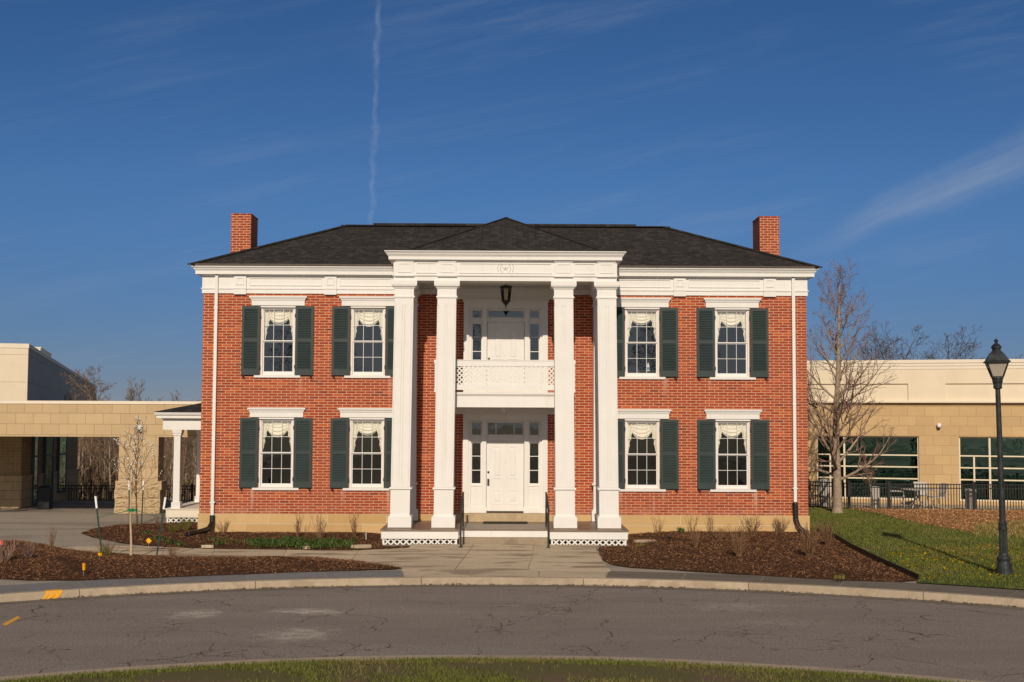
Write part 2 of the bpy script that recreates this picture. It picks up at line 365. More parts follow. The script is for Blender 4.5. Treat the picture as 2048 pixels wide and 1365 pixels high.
M = {}
M['brick'] = mat_brick('red_brick')
M['chimney_brick'] = mat_brick('chimney_brick', .215, .0775, .010)
M['base_stone'] = mat_stone('foundation_stone', (.62, .42, .205), (.52, .335, .145), 1.62, .27, .011, (.70, .58, .42), .42, .4, .9)
M['stone'] = mat_stone('ashlar_stone', (.56, .415, .245), (.49, .36, .21), .58, .36, .006, (.27, .20, .12), .25, voff=-2.573)
M['stone_right'] = mat_stone('ashlar_stone_amber', (.58, .405, .215), (.52, .36, .19), .62, .37, .005, (.34, .24, .13), .22)
M['rough_stone'] = mat_stone('rock_faced_stone', (.55, .41, .25), (.47, .35, .205), .55, .33, .008, (.3, .22, .14), .35, .5, 3.0, .03)
M['buff_brick'] = mat_brick('buff_brick', .30, .11, .008)
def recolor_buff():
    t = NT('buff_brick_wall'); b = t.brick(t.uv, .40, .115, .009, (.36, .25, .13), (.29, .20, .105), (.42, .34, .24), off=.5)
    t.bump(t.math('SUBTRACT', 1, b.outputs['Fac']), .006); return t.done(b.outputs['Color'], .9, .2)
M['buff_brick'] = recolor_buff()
M['white'] = mat_white(); M['cream'] = simple('cream_panel', (.72, .62, .47), .75, .05, 1.2, .001, 40)
M['cream_trim'] = simple('cream_coping', (.74, .66, .54), .6, .04, 2)
M['roof'] = mat_shingle()
M['gutter'] = simple('dark_gutter_edge', (.10, .075, .06), .6, .2, 3)
M['shutter'] = simple('shutter_paint', (.026, .042, .042), .5, .16, 3, .0006, 80, .35)
M['black'] = simple('black_iron', (.012, .012, .013), .45, .2, 20, 0, 60, .4)
M['plastic'] = simple('black_pipe', (.012, .011, .011), .5, .3, 6, 0, 60, .4)
M['glass'] = mat_glass('window_glass', .06, (.93, .93, .92)); M['glass_big'] = mat_glass('green_glass', .13, (.30, .60, .52), 0.0, (.55, .85, .80))
M['room'] = simple('unlit_room_dark', (.040, .034, .029), .9, .15, 1)  # near-black, so the colour itself carries the darkness of unlit rooms
M['curtain'] = simple('cream_curtain', (.82, .79, .70), .85, .05, 5)
M['deck'] = simple('deck_boards', (.20, .145, .105), .42, .2, 3, .002, 60, .45)
M['mat'] = simple('mat_and_gap_dark', (.02, .018, .017), .95, .3, 40, .003, 200)  # doormat rubber, also the dark sheets standing in for shade behind lattices
M['asphalt'] = mat_asphalt()
M['kerb'] = mat_concrete('kerb_concrete', (.42, .335, .245), (.26, .20, .14), .45, 1.6)
M['walk'] = mat_concrete('walk_concrete', (.56, .45, .32), (.25, .185, .128), .85, .8)
M['walk_blue'] = mat_concrete('sidewalk_bluegrey', (.215, .205, .205), (.16, .15, .15), .35)
M['walk_brown'] = mat_concrete('sidewalk_brown', (.185, .155, .125), (.13, .105, .085), .6)
M['drive'] = mat_concrete('drive_concrete', (.36, .31, .255), (.20, .17, .14), .5, .35)
M['step'] = mat_concrete('step_concrete', (.34, .27, .19), (.2, .155, .11), .7, 1.4)
M['sill_stone'] = mat_concrete('door_sill_stone', (.50, .385, .24), (.36, .26, .16), .5, 1.8)
M['mulch'] = mat_mulch('brown_mulch', (.055, .025, .014), (.165, .080, .042), (.33, .19, .11))
M['straw'] = mat_mulch('orange_straw', (.30, .145, .062), (.52, .285, .13), (.62, .38, .2))
M['chip'] = simple('bark_chip', (.205, .102, .053), .9, .5, 30, 0, 60, .1, 0, .75)
M['straw_chip'] = simple('straw_chip', (.50, .27, .125), .9, .4, 30, 0, 60, .1, 0, .5)
M['soil'] = simple('dirt', (.10, .075, .045), .95, .4, 8, .02, 30, .1)
M['lawn_soil'] = mat_grass('lawn_thatch', (.050, .062, .014), (.085, .10, .022), (.15, .115, .045), .6)
M['blade'] = mat_grass('grass_blade', (.092, .122, .020), (.165, .185, .036), (.25, .20, .07), .6)
M['isle_soil'] = mat_grass('island_turf', (.075, .072, .024), (.125, .105, .042), (.15, .098, .062), .95, .9)
M['isle_blade'] = mat_grass('island_blade', (.082, .100, .017), (.145, .155, .034), (.23, .16, .08), .7, .75)
M['leaf'] = simple('daylily_leaf', (.058, .098, .018), .6, .3, 5, 0, 60, .25, 0, .45)
M['olive_leaf'] = simple('olive_leaf', (.16, .15, .03), .7, .3, 5, 0, 60, .2, 0, .4)
M['dandelion'] = simple('dandelion_petal', (.80, .50, .015), .7, .1, 5)
M['pale_grass'] = simple('pale_grass', (.24, .22, .07), .8, .3, 5, 0, 60, .15, 0, .4)
M['bark'] = simple('grey_brown_bark', (.32, .245, .18), .9, .35, 9, .01, 40, .1)
M['twig'] = simple('brown_twig', (.165, .098, .068), .85, .3, 3, 0, 60, .15, 0, .3)
M['red_twig'] = simple('red_twig', (.27, .17, .135), .8, .3, 3, 0, 60, .15, 0, .3)
M['shrub'] = simple('dry_stem', (.24, .135, .075), .85, .25, 3, 0, 60, .15, 0, .4)
M['pale_bark'] = simple('pale_sapling_bark', (.50, .36, .24), .85, .2, 14)
M['wood_twig'] = simple('woodland_twig', (.22, .15, .10), .9, .3, 1.5, 0, 60, .1, 0, .35)
M['dark_twig'] = simple('dark_twig', (.11, .085, .075), .9, .3, 1.5, 0, 60, .1, 0, .3)
M['blossom'] = simple('white_blossom', (.80, .78, .70), .8, .1, 5)
M['lamp_iron'] = simple('weathered_iron', (.012, .015, .017), .55, .4, 7, .002, 40, .35, .1, 0, (.042, .050, .052))
M['lamp_glass'] = simple('frosted_lamp_glass', (.40, .35, .29), .35, .08, 3, 0, 60, .5)
M['post_green'] = simple('green_steel', (.012, .045, .030), .55, .2, 8)
M['tape'] = simple('green_tie', (.01, .16, .06), .6, .15, 8)
M['flag'] = simple('yellow_flag', (.85, .42, .01), .6, .1, 8); M['pink'] = simple('pink_flag', (.85, .16, .13), .6, .1, 8)
M['white_plastic'] = simple('white_plastic', (.78, .78, .78), .4, .04, 5)
M['grey_metal'] = simple('grey_metal', (.42, .40, .37), .5, .12, 8, 0, 60, .4)
M['mesh_metal'] = simple('pale_mesh_metal', (.46, .43, .40), .55, .1, 12)
M['shade_blue'] = simple('slate_window_frame', (.10, .115, .16), .5, .1, 4)
M['dim_wall'] = simple('shaded_side_grey', (.46, .45, .44), .95, .1, .9, 0, 60, 0)  # greyer than the cream front: the side's shade put into its colour
M['door_bronze'] = simple('dark_bronze', (.03, .024, .02), .4, .2, 20, 0, 60, .5)
def mat_paintmark():
    t = NT('yellow_paint'); n = t.noise(26, 5, .75); col = t.mix(t.mapr(n, .46, .72), (.80, .36, .01), (.46, .36, .24)); return t.done(col, .8, .2)
M['paint_mark'] = mat_paintmark()
M['field_green'] = mat_grass('far_field', (.085, .10, .03), (.12, .12, .045), (.17, .13, .075), .8, .09)  # brownish grass of the land sheet
# ================================================================== GROUND
def dist_poly(P, poly):                      # distance of points to polygon outline
    P = np.asarray(P, float); A = np.asarray(poly, float); B = np.roll(A, -1, 0); best = np.full(len(P), 1e9)
    for a, b in zip(A, B):
        ab = b - a; t = np.clip(((P - a) @ ab) / max(ab @ ab, 1e-9), 0, 1); d = P - (a + t[:, None] * ab)
        best = np.minimum(best, np.hypot(d[:, 0], d[:, 1]))
    return best
def inside(P, poly):
    P = np.asarray(P, float); x, y = P[:, 0], P[:, 1]; A = np.asarray(poly, float); c = np.zeros(len(P), bool); j = len(A) - 1
    for i in range(len(A)):
        xi, yi = A[i]; xj, yj = A[j]
        if yi != yj:
            k = ((yi > y) != (yj > y)) & (x < (xj - xi) * (y - yi) / (yj - yi) + xi); c ^= k
        j = i
    return c
def smooth_poly(poly, step=.35):
    out = []; n = len(poly)
    for i in range(n):
        a, b = np.array(poly[i]), np.array(poly[(i + 1) % n]); k = max(1, int(np.linalg.norm(b - a) / step))
        for j in range(k): out.append(a + (b - a) * j / k)
    return np.array(out)
def sheet(name, poly, zf, mat_, step=.4, kind='structure', seed=0, rag=0.0):
    rs = np.random.RandomState(seed); B = smooth_poly(poly, step)
    if rag: B = B + rs.uniform(-rag, rag, B.shape)
    lo, hi = B.min(0), B.max(0)
    gx, gy = np.meshgrid(np.arange(lo[0], hi[0], step), np.arange(lo[1], hi[1], step)); G = np.stack([gx.ravel(), gy.ravel()], 1)
    G += rs.uniform(-.2, .2, G.shape) * step
    G = G[inside(G, B)]; G = G[dist_poly(G, B) > step * .35]
    pts = [Vector(p) for p in B] + [Vector(p) for p in G]; nb = len(B)
    v, e, f, *_ = delaunay_2d_cdt(pts, [(i, (i + 1) % nb) for i in range(nb)], [], 1, 1e-5)
    P = np.array([(p.x, p.y) for p in v]); Z = zf(P, dist_poly(P, B))
    me = bpy.data.meshes.new(name); me.from_pydata([(p[0], p[1], z) for p, z in zip(P, Z)], [], [tuple(q) for q in f])
    me.materials.append(mat_); me.polygons.foreach_set('use_smooth', [True] * len(me.polygons)); me.update()
    if len(me.polygons) and sum(p.normal.z for p in me.polygons) < 0: me.flip_normals()
    o = bpy.data.objects.new(name, me); COL.objects.link(o); tag(o, kind=kind); return o
rsN = np.random.RandomState(5); PH = rsN.uniform(0, 6.28, (6, 3)); FQ = rsN.uniform(.5, 2.6, (6, 2))
def wob(P): return sum(np.sin(P[:, 0] * FQ[i, 0] + P[:, 1] * FQ[i, 1] + PH[i, 0]) for i in range(6)) / 6
def flatz(z): return lambda P, D: np.full(len(P), z)
KC, KR = (-.03, 8.54), 16.86          # far kerb circle
IC, IR = (-.23, 4.70), 12.55          # island kerb circle
def arc(c, r, a0, a1, n): return [(c[0] + r * math.cos(a0 + (a1 - a0) * i / n), c[1] + r * math.sin(a0 + (a1 - a0) * i / n)) for i in range(n + 1)]

# the land: one sheet to the horizon, dropping away behind the site
gb = []
ys = [-400, -60, 0, 20, 40, 51.4, 53, 57, 62, 70, 82, 100, 140, 220, 400, 900]; xs = [-900, -300, -120, -60, -40, -20, 0, 20, 40, 60, 120, 300, 900]
def land(x, y): return -.30 - (min(y, 120) - 51.4) * .055 if y > 51.4 else -.30
V = [(x, y, land(x, y)) for y in ys for x in xs]; nx = len(xs)
F = [(j * nx + i, j * nx + i + 1, (j + 1) * nx + i + 1, (j + 1) * nx + i) for j in range(len(ys) - 1) for i in range(nx - 1)]
g = raw_mesh('ground', V, F, M['field_green'], smooth=True); tag(g, kind='structure')

# road: disc of asphalt inside the far kerb, with straight arms off to both sides
mb = MB(); mb.face([(x, y, -.15) for x, y in arc(KC, KR + .02, -.35, math.pi + .35, 96)] + [(-60, 0, -.15), (-60, -30, -.15), (60, -30, -.15), (60, 0, -.15)])
tag(mb.build('road', M['asphalt'], recalc=False), kind='structure')
def kerb_ring(name, c, r0, r1, a0, a1, z0, z1, seglen, mat_, face_in):
    mb = MB(); n = int((a1 - a0) * r0 / seglen); gap = .012 / r0
    for k in range(n):
        s0 = a0 + (a1 - a0) * k / n + gap / 2; s1 = a0 + (a1 - a0) * (k + 1) / n - gap / 2; rings = []
        for i in range(9):
            a = s0 + (s1 - s0) * i / 8; ca, sa = math.cos(a), math.sin(a)
            prof = [(r0, z0), (r0 + .035 if face_in else r0, z1 - .03), (r0 + .055 if face_in else r0, z1), (r1 - (0 if face_in else .055), z1), (r1 - (0 if face_in else .035), z1 - .03), (r1, z0)]
            rings.append([(c[0] + ca * q, c[1] + sa * q, z) for q, z in prof])
        mb.loft(rings)
    return tag(mb.build(name, mat_), kind='structure')
kerb_ring('far_kerb', KC, KR - .05, KR + .17, .12, math.pi - .12, -.17, .0, 3.25, M['kerb'], True)
kerb_ring('island_kerb', IC, IR - .33, IR, .10, math.pi - .10, -.17, .0, 3.0, M['kerb'], False)
mb = MB(); A0 = arc(KC, KR - .045, .12, math.pi - .12, 90); A1 = arc(KC, KR - .26, .12, math.pi - .12, 90)
for i in range(90): mb.face([(*A0[i], -.135), (*A0[i + 1], -.135), (*A1[i + 1], -.1455), (*A1[i], -.1455)])
tag(mb.build('gutter_strip', M['walk_brown']), kind='structure')
# leaf litter lying in the gutter against the kerb
rs = np.random.RandomState(3); V = []; F = []
for k in range(2600):
    a = rs.uniform(.75, 2.4); w_ = .5 + .5 * math.sin(a * 9 + 1) * math.sin(a * 23)
    if rs.rand() > w_: continue
    r = KR - .06 - abs(rs.normal(0, .028)); x, y = KC[0] + r * math.cos(a), KC[1] + r * math.sin(a); t = rs.uniform(0, 6.28); s = rs.uniform(.008, .03)
    b = len(V); dx, dy = math.cos(t) * s, math.sin(t) * s; z = -.134 + rs.uniform(0, .02)
    V += [(x - dx, y - dy, z), (x + dy * .5, y - dx * .5, z + .006), (x + dx, y + dy, z + rs.uniform(0, .02)), (x - dy * .5, y + dx * .5, z + .004)]; F.append((b, b + 1, b + 2, b + 3))
tag(raw_mesh('leaf_litter', V, F, M['chip']), kind='stuff')

# paved court behind the kerb (drive to the left, under the walks and beds)
def court_z(P, D): y = P[:, 1]; return np.where(y < 42, -.012, np.where(y < 45.5, -.012 - (y - 42) * .07, -.257))
front = arc(KC, KR + .165, math.pi - .15, .15, 60)
tag(sheet('driveway', front + [(26, 14), (26, 40), (12, 51.4), (-30, 51.4), (-30, 14)], court_z, M['drive'], 1.0), kind='structure')

# sidewalk slabs along the kerb, three pours of different age
def slabs(name, mat_, a0, a1, z=.0, r0=KR + .175, r1=18.12, step=1.55):
    mb = MB(); n = max(1, round((a0 - a1) * 17.5 / step)); g = .013 / 17.5
    for k in range(n):
        s0 = a0 - (a0 - a1) * k / n - g; s1 = a0 - (a0 - a1) * (k + 1) / n + g
        outer = [(KC[0] + r1 * math.cos(s0 + (s1 - s0) * i / 5), KC[1] + r1 * math.sin(s0 + (s1 - s0) * i / 5)) for i in range(6)]
        inner = [(KC[0] + r0 * math.cos(s1 + (s0 - s1) * i / 5), KC[1] + r0 * math.sin(s1 + (s0 - s1) * i / 5)) for i in range(6)]
        ring = outer + inner
        mb.loft([[(x, y, z - .06) for x, y in ring], [(x, y, z) for x, y in ring]])
    return tag(mb.build(name, mat_), kind='structure')
def ang(px, py): p = gr(px, py); return math.atan2(p.y - KC[1], p.x - KC[0])
aL, aR = ang(806, 1146), ang(1215, 1146)
slabs('sidewalk', M['walk_blue'], math.pi - .2, aL); slabs('sidewalk', M['walk'], aL, aR, .002); slabs('sidewalk', M['walk_brown'], aR, .2)

# front walk to the steps: skewed grid of slabs, and the path going left
def quad_slabs(name, mat_, rows, z=.004):
    mb = MB()
    for i in range(len(rows) - 1):
        for j in range(len(rows[0]) - 1):
            q = [np.array(rows[i][j]), np.array(rows[i][j + 1]), np.array(rows[i + 1][j + 1]), np.array(rows[i + 1][j])]; c = sum(q) / 4
            q = [p + (c - p) / np.linalg.norm(c - p) * .011 for p in q]
            mb.loft([[(p[0], p[1], z - .06) for p in q], [(p[0], p[1], z) for p in q]])
    return tag(mb.build(name, mat_), kind='structure')
W_ = lambda *pp: [tuple(gr(x, y)[:2]) for x, y in pp]
rim = lambda px: tuple((KC[0] + 18.13 * math.cos(a), KC[1] + 18.13 * math.sin(a)) for a in [ang(px, 1139)])[0]
quad_slabs('front_walk', M['walk'], [W_((822, 1089), (948, 1089), (1069, 1089), (1196, 1089)), W_((818, 1101), (940, 1101), (1066, 1101), (1193, 1101)), W_((810, 1120), (925, 1120), (1062, 1120), (1204, 1120)), [rim(803), rim(910), rim(1056), rim(1224)]])
quad_slabs('garden_path', M['walk'], [W_((-160, 1100), (240, 1092), (330, 1094), (430, 1096), (575, 1096), (720, 1096), (824, 1092)), W_((-200, 1128), (220, 1118), (320, 1120), (420, 1122), (560, 1124), (700, 1126), (812, 1135))], .001)

# mulch beds
def mound(h, k, seed, base=.006):
    def zf(P, D): return base + h * (1 - np.exp(-D / k)) + np.minimum(D * .2, .03) * (wob(P * 2.1 + seed) + .7 * wob(P * 6.3 + seed))
    return zf
bed_px = {
 'front': [(-120, 1094), (-60, 1084), (0, 1083), (40, 1083), (90, 1090), (130, 1100), (200, 1107), (300, 1113), (420, 1116), (560, 1115), (640, 1117), (720, 1124), (803, 1137), (790, 1139), (640, 1144), (500, 1149), (300, 1157), (150, 1161), (50, 1161), (0, 1158), (-60, 1160), (-130, 1160)],
 'house': [(162, 1067), (190, 1057), (240, 1050), (335, 1047), (398, 1044), (404, 1064), (600, 1064), (762, 1063), (763, 1093), (820, 1093), (817, 1096), (765, 1099), (720, 1101), (560, 1100), (470, 1099), (380, 1097), (300, 1093), (240, 1086), (190, 1076)],
 'right': [(1257, 1063), (1400, 1064), (1612, 1062), (1640, 1066), (1674, 1081), (1700, 1098), (1760, 1128), (1836, 1162), (1800, 1165), (1700, 1162), (1600, 1157), (1480, 1149), (1350, 1141), (1262, 1136), (1224, 1130), (1205, 1119), (1198, 1107), (1196, 1094), (1256, 1094)]}
BED = {k: [tuple(gr(x, y)[:2]) for x, y in v] for k, v in bed_px.items()}
for k, h in (('front', .13), ('house', .07), ('right', .13)): sheet('mulch_bed', BED[k], mound(h, .9, hash(len(k)) % 7), M['mulch'], .22, seed=len(k), rag=.035)
def bed_z(k, x, y):
    P = np.array([[x, y]]); h = {'front': .13, 'house': .07, 'right': .13}[k]; return float(.006 + h * (1 - np.exp(-dist_poly(P, smooth_poly(BED[k]))[0] / .9)))
def scatter(poly, n, rs):
    A = np.asarray(poly); lo, hi = A.min(0), A.max(0); P = rs.uniform(lo, hi, (int(n * 2.5) + 10, 2)); return P[inside(P, A)][:n]
def chips(name, polys, n, zf, mat_, smin, smax, seed):
    rs = np.random.RandomState(seed); V = []; F = []
    for poly, m, h in polys:
        P = scatter(poly, m, rs); Z = zf(P, dist_poly(P, smooth_poly(poly)), h); k = len(P)
        L = rs.uniform(smin, smax, k); Wd = L * rs.uniform(.12, .35, k); th = rs.uniform(0, 6.283, k); tl = rs.normal(0, .45, k); rl = rs.normal(0, .7, k)
        ax = np.stack([np.cos(th) * np.cos(tl), np.sin(th) * np.cos(tl), np.sin(tl)], 1); bx = np.stack([-np.sin(th) * np.cos(rl), np.cos(th) * np.cos(rl), np.sin(rl)], 1)
        c = np.stack([P[:, 0], P[:, 1], Z + rs.uniform(.002, .022, k)], 1); a = ax * L[:, None] / 2; b = bx * Wd[:, None] / 2
        q = np.stack([c - a - b, c + a - b * .6, c + a + b, c - a + b * .7], 1).reshape(-1, 3); o = len(V) and sum(len(x) for x in V); V.append(q); F.append((np.arange(len(q)).reshape(-1, 4) + (o or 0)))
    return tag(raw_mesh(name, np.concatenate(V), np.concatenate(F), mat_), kind='stuff')
bz = lambda P, D, h: .006 + h * (1 - np.exp(-D / .9)) + np.minimum(D * .2, .03) * .5 * wob(P * 2.1)
chips('bark_chips', [(BED['front'], 40000, .13), (BED['house'], 17000, .07), (BED['right'], 44000, .13)], 0, bz, M['chip'], .012, .058, 11)

# lawn to the right of the house and the straw-mulched bank before the fence
LAWN = [tuple(gr(x, y)[:2]) for x, y in [(1836, 1163), (1760, 1128), (1700, 1098), (1674, 1081), (1640, 1066), (1616, 1066)]] + [(8.42, 36), (8.42, 45.8), (11.5, 44.6), (14, 43.6), (30, 42.9), (34, 40), (30, 14)] + arc(KC, 18.14, .35, ang(1836, 1164), 14)
def lawn_z(P, D): return .014 + np.minimum(D * .1, .05) + .02 * wob(P * .8) * np.minimum(D, 1)
sheet('lawn', LAWN, lawn_z, M['lawn_soil'], .45, seed=4)
STRAW = [tuple(gr(x, y)[:2]) for x, y in [(1636, 1019), (1700, 1023), (1760, 1036), (1830, 1050), (1890, 1062), (1950, 1074), (2100, 1084)]] + [(24, 36), (30, 42.95), (14.2, 43.75), (11.4, 44.7)]
def straw_z(P, D): return .03 + .16 * (1 - np.exp(-D / 1.1)) + .03 * wob(P * 1.7) * np.minimum(D, 1)
sheet('straw_bank', STRAW, straw_z, M['straw'], .35, seed=6, rag=.05)
chips('straw_litter', [(STRAW, 40000, 0)], 0, lambda P, D, h: straw_z(P, D), M['straw_chip'], .02, .08, 12)
def blades(name, P, Z, mat_, h0, h1, w, seed, lean=.5):
    rs = np.random.RandomState(seed); k = len(P); h = rs.uniform(h0, h1, k); th = rs.uniform(0, 6.283, k); l = rs.uniform(.05, lean, k); t2 = rs.uniform(0, 6.283, k)
    base = np.stack([P[:, 0], P[:, 1], Z - .004], 1); a = np.stack([np.cos(th), np.sin(th), 0 * th], 1) * (w / 2 * rs.uniform(.7, 1.3, k))[:, None]
    mid = base + np.stack([np.cos(t2) * h * l * .35, np.sin(t2) * h * l * .35, h * .6], 1); tip = base + np.stack([np.cos(t2) * h * l, np.sin(t2) * h * l, h], 1)
    q = np.stack([base - a, base + a, mid + a * .7, tip, mid - a * .7], 1).reshape(-1, 3)
    return tag(raw_mesh(name, q, np.arange(len(q)).reshape(-1, 5), mat_), kind='stuff')
rs = np.random.RandomState(8)
vis = [(8.43, 33.5), (8.43, 45.6), (12, 44.3), (22, 43), (22, 26), (11.5, 21.0), (6.9, 24.6)]
P = scatter(LAWN, 260000, rs); ok = inside(P, np.array(vis)) & ~inside(P, np.array(STRAW)); P = P[ok]; D = dist_poly(P, np.array(LAWN))
blades('lawn_grass', P, lawn_z(P, D), M['blade'], .02, .06, .010, 9)
TALL = [tuple(gr(x, y)[:2]) for x, y in [(1946, 1062), (1990, 1056), (2090, 1054), (2110, 1084), (2000, 1082), (1950, 1078)]]
P = scatter(TALL, 5200, rs); blades('tall_grass', P, straw_z(P, dist_poly(P, np.array(STRAW))) * .6, M['pale_grass'], .05, .17, .012, 10, .7)
# dandelions in the lawn
P = scatter([tuple(gr(x, y)[:2]) for x, y in [(1770, 1110), (1850, 1098), (2060, 1096), (2060, 1172), (1850, 1164)]], 1700, rs)
P = P[(rs.rand(len(P)) < np.clip(.45 + .9 * wob(P * 1.9), .05, 1))]; V = []; F = []
for x, y in P:
    b = len(V); r = rs.uniform(.014, .027); z = .06 + rs.uniform(0, .05); tx, ty = rs.normal(0, .25, 2)
    V.append((x, y, z + .012))
    for j in range(7): a = 6.283 * j / 7; V.append((x + r * math.cos(a), y + r * math.sin(a), z + r * (tx * math.cos(a) + (ty - .5) * math.sin(a))))
    for j in range(7): F.append((b, b + 1 + j, b + 1 + (j + 1) % 7))
tag(raw_mesh('dandelions', V, F, M['dandelion']), kind='stuff')

# grass island in front of the camera, its ground rising to the photographer
def isle_h(x, y): return np.where(y < 13, 1.5 * (1 - np.clip(y, 0, 13) / 13) ** 2, 0)
ISLE = arc(IC, IR - .31, -.25, math.pi + .25, 70)
def isle_z(P, D): return isle_h(P[:, 0], P[:, 1]) + np.minimum(D, 1) * (.015 + .025 * wob(P * 1.3)) - .004
sheet('grass_island', ISLE, isle_z, M['isle_soil'], .3, seed=2)
P = scatter([(-7.6, 13.2), (7.6, 13.2), (7.6, 17.2), (-7.6, 17.2)], 150000, rs); P = P[inside(P, np.array(ISLE))]; D = dist_poly(P, np.array(ISLE))
dn = wob(P * 1.15 + 3) + .6 * wob(P * 3.1) + np.where(D < .30, .75, 0) - np.where((D > .4) & (D < 1.25), .20, 0) + np.where(D > 1.5, .35, 0)
P = P[rs.rand(len(P)) < np.clip(.33 + dn * 1.15, .02, 1)]; D = dist_poly(P, np.array(ISLE))
blades('island_grass', P, isle_z(P, D), M['isle_blade'], .02, .058, .009, 13, .9)
# ================================================================== THE HOUSE  (local axes: x right, y back from the facade, z up)
YF = 34.7
house = empty('brick_house', (0, YF, 0), 0, 'two-storey red brick house with white columned portico and dark hipped roof', 'house')
HX, HD = 8.40, 7.9
WX = (-6.31, -3.81, 3.815, 6.325); Z0U, Z0L = 4.29, 1.19
openings = [(x - .475, x + .475, z + .07, z + 1.95) for z in (Z0U, Z0L) for x in WX]
doors_op = [(-1.10, 1.14, .56, 3.24), (-1.08, 1.12, 3.87, 6.44)]
def holed(mb, x0, x1, z0, z1, ops, y, depth):
    xs = sorted({x0, x1, *[o[0] for o in ops], *[o[1] for o in ops]}); zs = sorted({z0, z1, *[o[2] for o in ops], *[o[3] for o in ops]})
    for i in range(len(xs) - 1):
        for j in range(len(zs) - 1):
            cx, cz = (xs[i] + xs[i + 1]) / 2, (zs[j] + zs[j + 1]) / 2
            if any(o[0] < cx < o[1] and o[2] < cz < o[3] for o in ops): continue
            mb.face([(xs[i], y, zs[j]), (xs[i + 1], y, zs[j]), (xs[i + 1], y, zs[j + 1]), (xs[i], y, zs[j + 1])])
    for a, b, c, d in ops:
        for q in (((a, c), (a, d)), ((b, d), (b, c)), ((a, d), (b, d)), ((b, c), (a, c))):
            (xa, za), (xb, zb) = q; mb.face([(xa, y, za), (xb, y, zb), (xb, y + depth, zb), (xa, y + depth, za)])
mb = MB(); holed(mb, -HX, HX, .55, 6.66, openings + doors_op, 0, .30)
for s in (-1, 1): mb.face([(s * HX, 0, .55), (s * HX, HD, .55), (s * HX, HD, 7.2), (s * HX, 0, 7.2)][::s])
mb.face([(HX, HD, .55), (-HX, HD, .55), (-HX, HD, 7.2), (HX, HD, 7.2)])
mb.build('wall', M['brick'], house, recalc=False)
mb = MB(); mb.loft([[(-HX - .03, -.03, -.15), (HX + .03, -.03, -.15), (HX + .03, HD + .03, -.15), (-HX - .03, HD + .03, -.15)], [(-HX - .03, -.03, .535), (HX + .03, -.03, .535), (HX + .03, HD + .03, .535), (-HX - .03, HD + .03, .535)], [(-HX + .02, .02, .552), (HX - .02, .02, .552), (HX - .02, HD - .02, .552), (-HX + .02, HD - .02, .552)]], caps=False)
mb.build('foundation', M['base_stone'], house)
# rooms behind the glass
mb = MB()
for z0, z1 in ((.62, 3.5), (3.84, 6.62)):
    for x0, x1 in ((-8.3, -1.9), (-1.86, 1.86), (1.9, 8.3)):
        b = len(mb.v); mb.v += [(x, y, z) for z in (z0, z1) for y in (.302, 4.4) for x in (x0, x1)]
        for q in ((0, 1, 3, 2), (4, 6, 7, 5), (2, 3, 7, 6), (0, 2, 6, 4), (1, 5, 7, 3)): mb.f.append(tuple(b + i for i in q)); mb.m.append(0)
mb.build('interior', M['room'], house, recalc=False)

# --- frieze (architrave, panelled band, blocks) round the top of the wall
mb = MB()
mb.loft([[(-HX - o, -o, z), (HX + o, -o, z), (HX + o, HD + o, z), (-HX - o, HD + o, z)] for o, z in ((.0, 6.63), (.035, 6.63), (.035, 6.735), (.06, 6.75), (.06, 6.775), (.03, 6.79), (.03, 7.15), (.0, 7.15))], caps=False)
for sx in (-1, 1):
    for bx in (4.86, 7.37):                                     # projecting blocks
        x = sx * bx; hw = .17
        mb.box(x - hw, x + hw, -.085, -.03, 6.60, 7.14); mb.box(x - hw - .01, x + hw + .01, -.10, -.085, 6.75, 6.785)
        for a, b, c, d in ((-.10, .10, 6.865, 6.885), (-.10, .10, 7.045, 7.065), (-.10, -.08, 6.885, 7.045), (.08, .10, 6.885, 7.045)): mb.box(x + a, x + b, -.103, -.085, c, d)
    for xa, xb in ((5.10, 7.12), (3.15, 4.62)):                 # panel mouldings
        x0, x1 = sorted((sx * xa, sx * xb))
        for a, b, c, d in ((x0, x1, 6.845, 6.87), (x0, x1, 7.045, 7.07), (x0, x0 + .025, 6.87, 7.045), (x1 - .025, x1, 6.87, 7.045)): mb.box(a, b, -.052, -.028, c, d)
mb.build('frieze', M['white'], house)
def ring_prof(mb, x0, x1, y0, y1, prof, mi=0, caps=True): mb.loft([[(x0 - o, y0 - o, z), (x1 + o, y0 - o, z), (x1 + o, y1 + o, z), (x0 - o, y1 + o, z)] for o, z in prof], mi, caps)
crown = [(.02, 7.10), (.06, 7.125), (.10, 7.145), (.19, 7.15), (.19, 7.245), (.205, 7.25), (.205, 7.262), (.225, 7.275), (.24, 7.31), (.265, 7.335), (.28, 7.34), (.28, 7.385), (.05, 7.40)]
mb = MB(); ring_prof(mb, -HX, HX, 0, HD, crown); mb.build('cornice', M['white'], house)
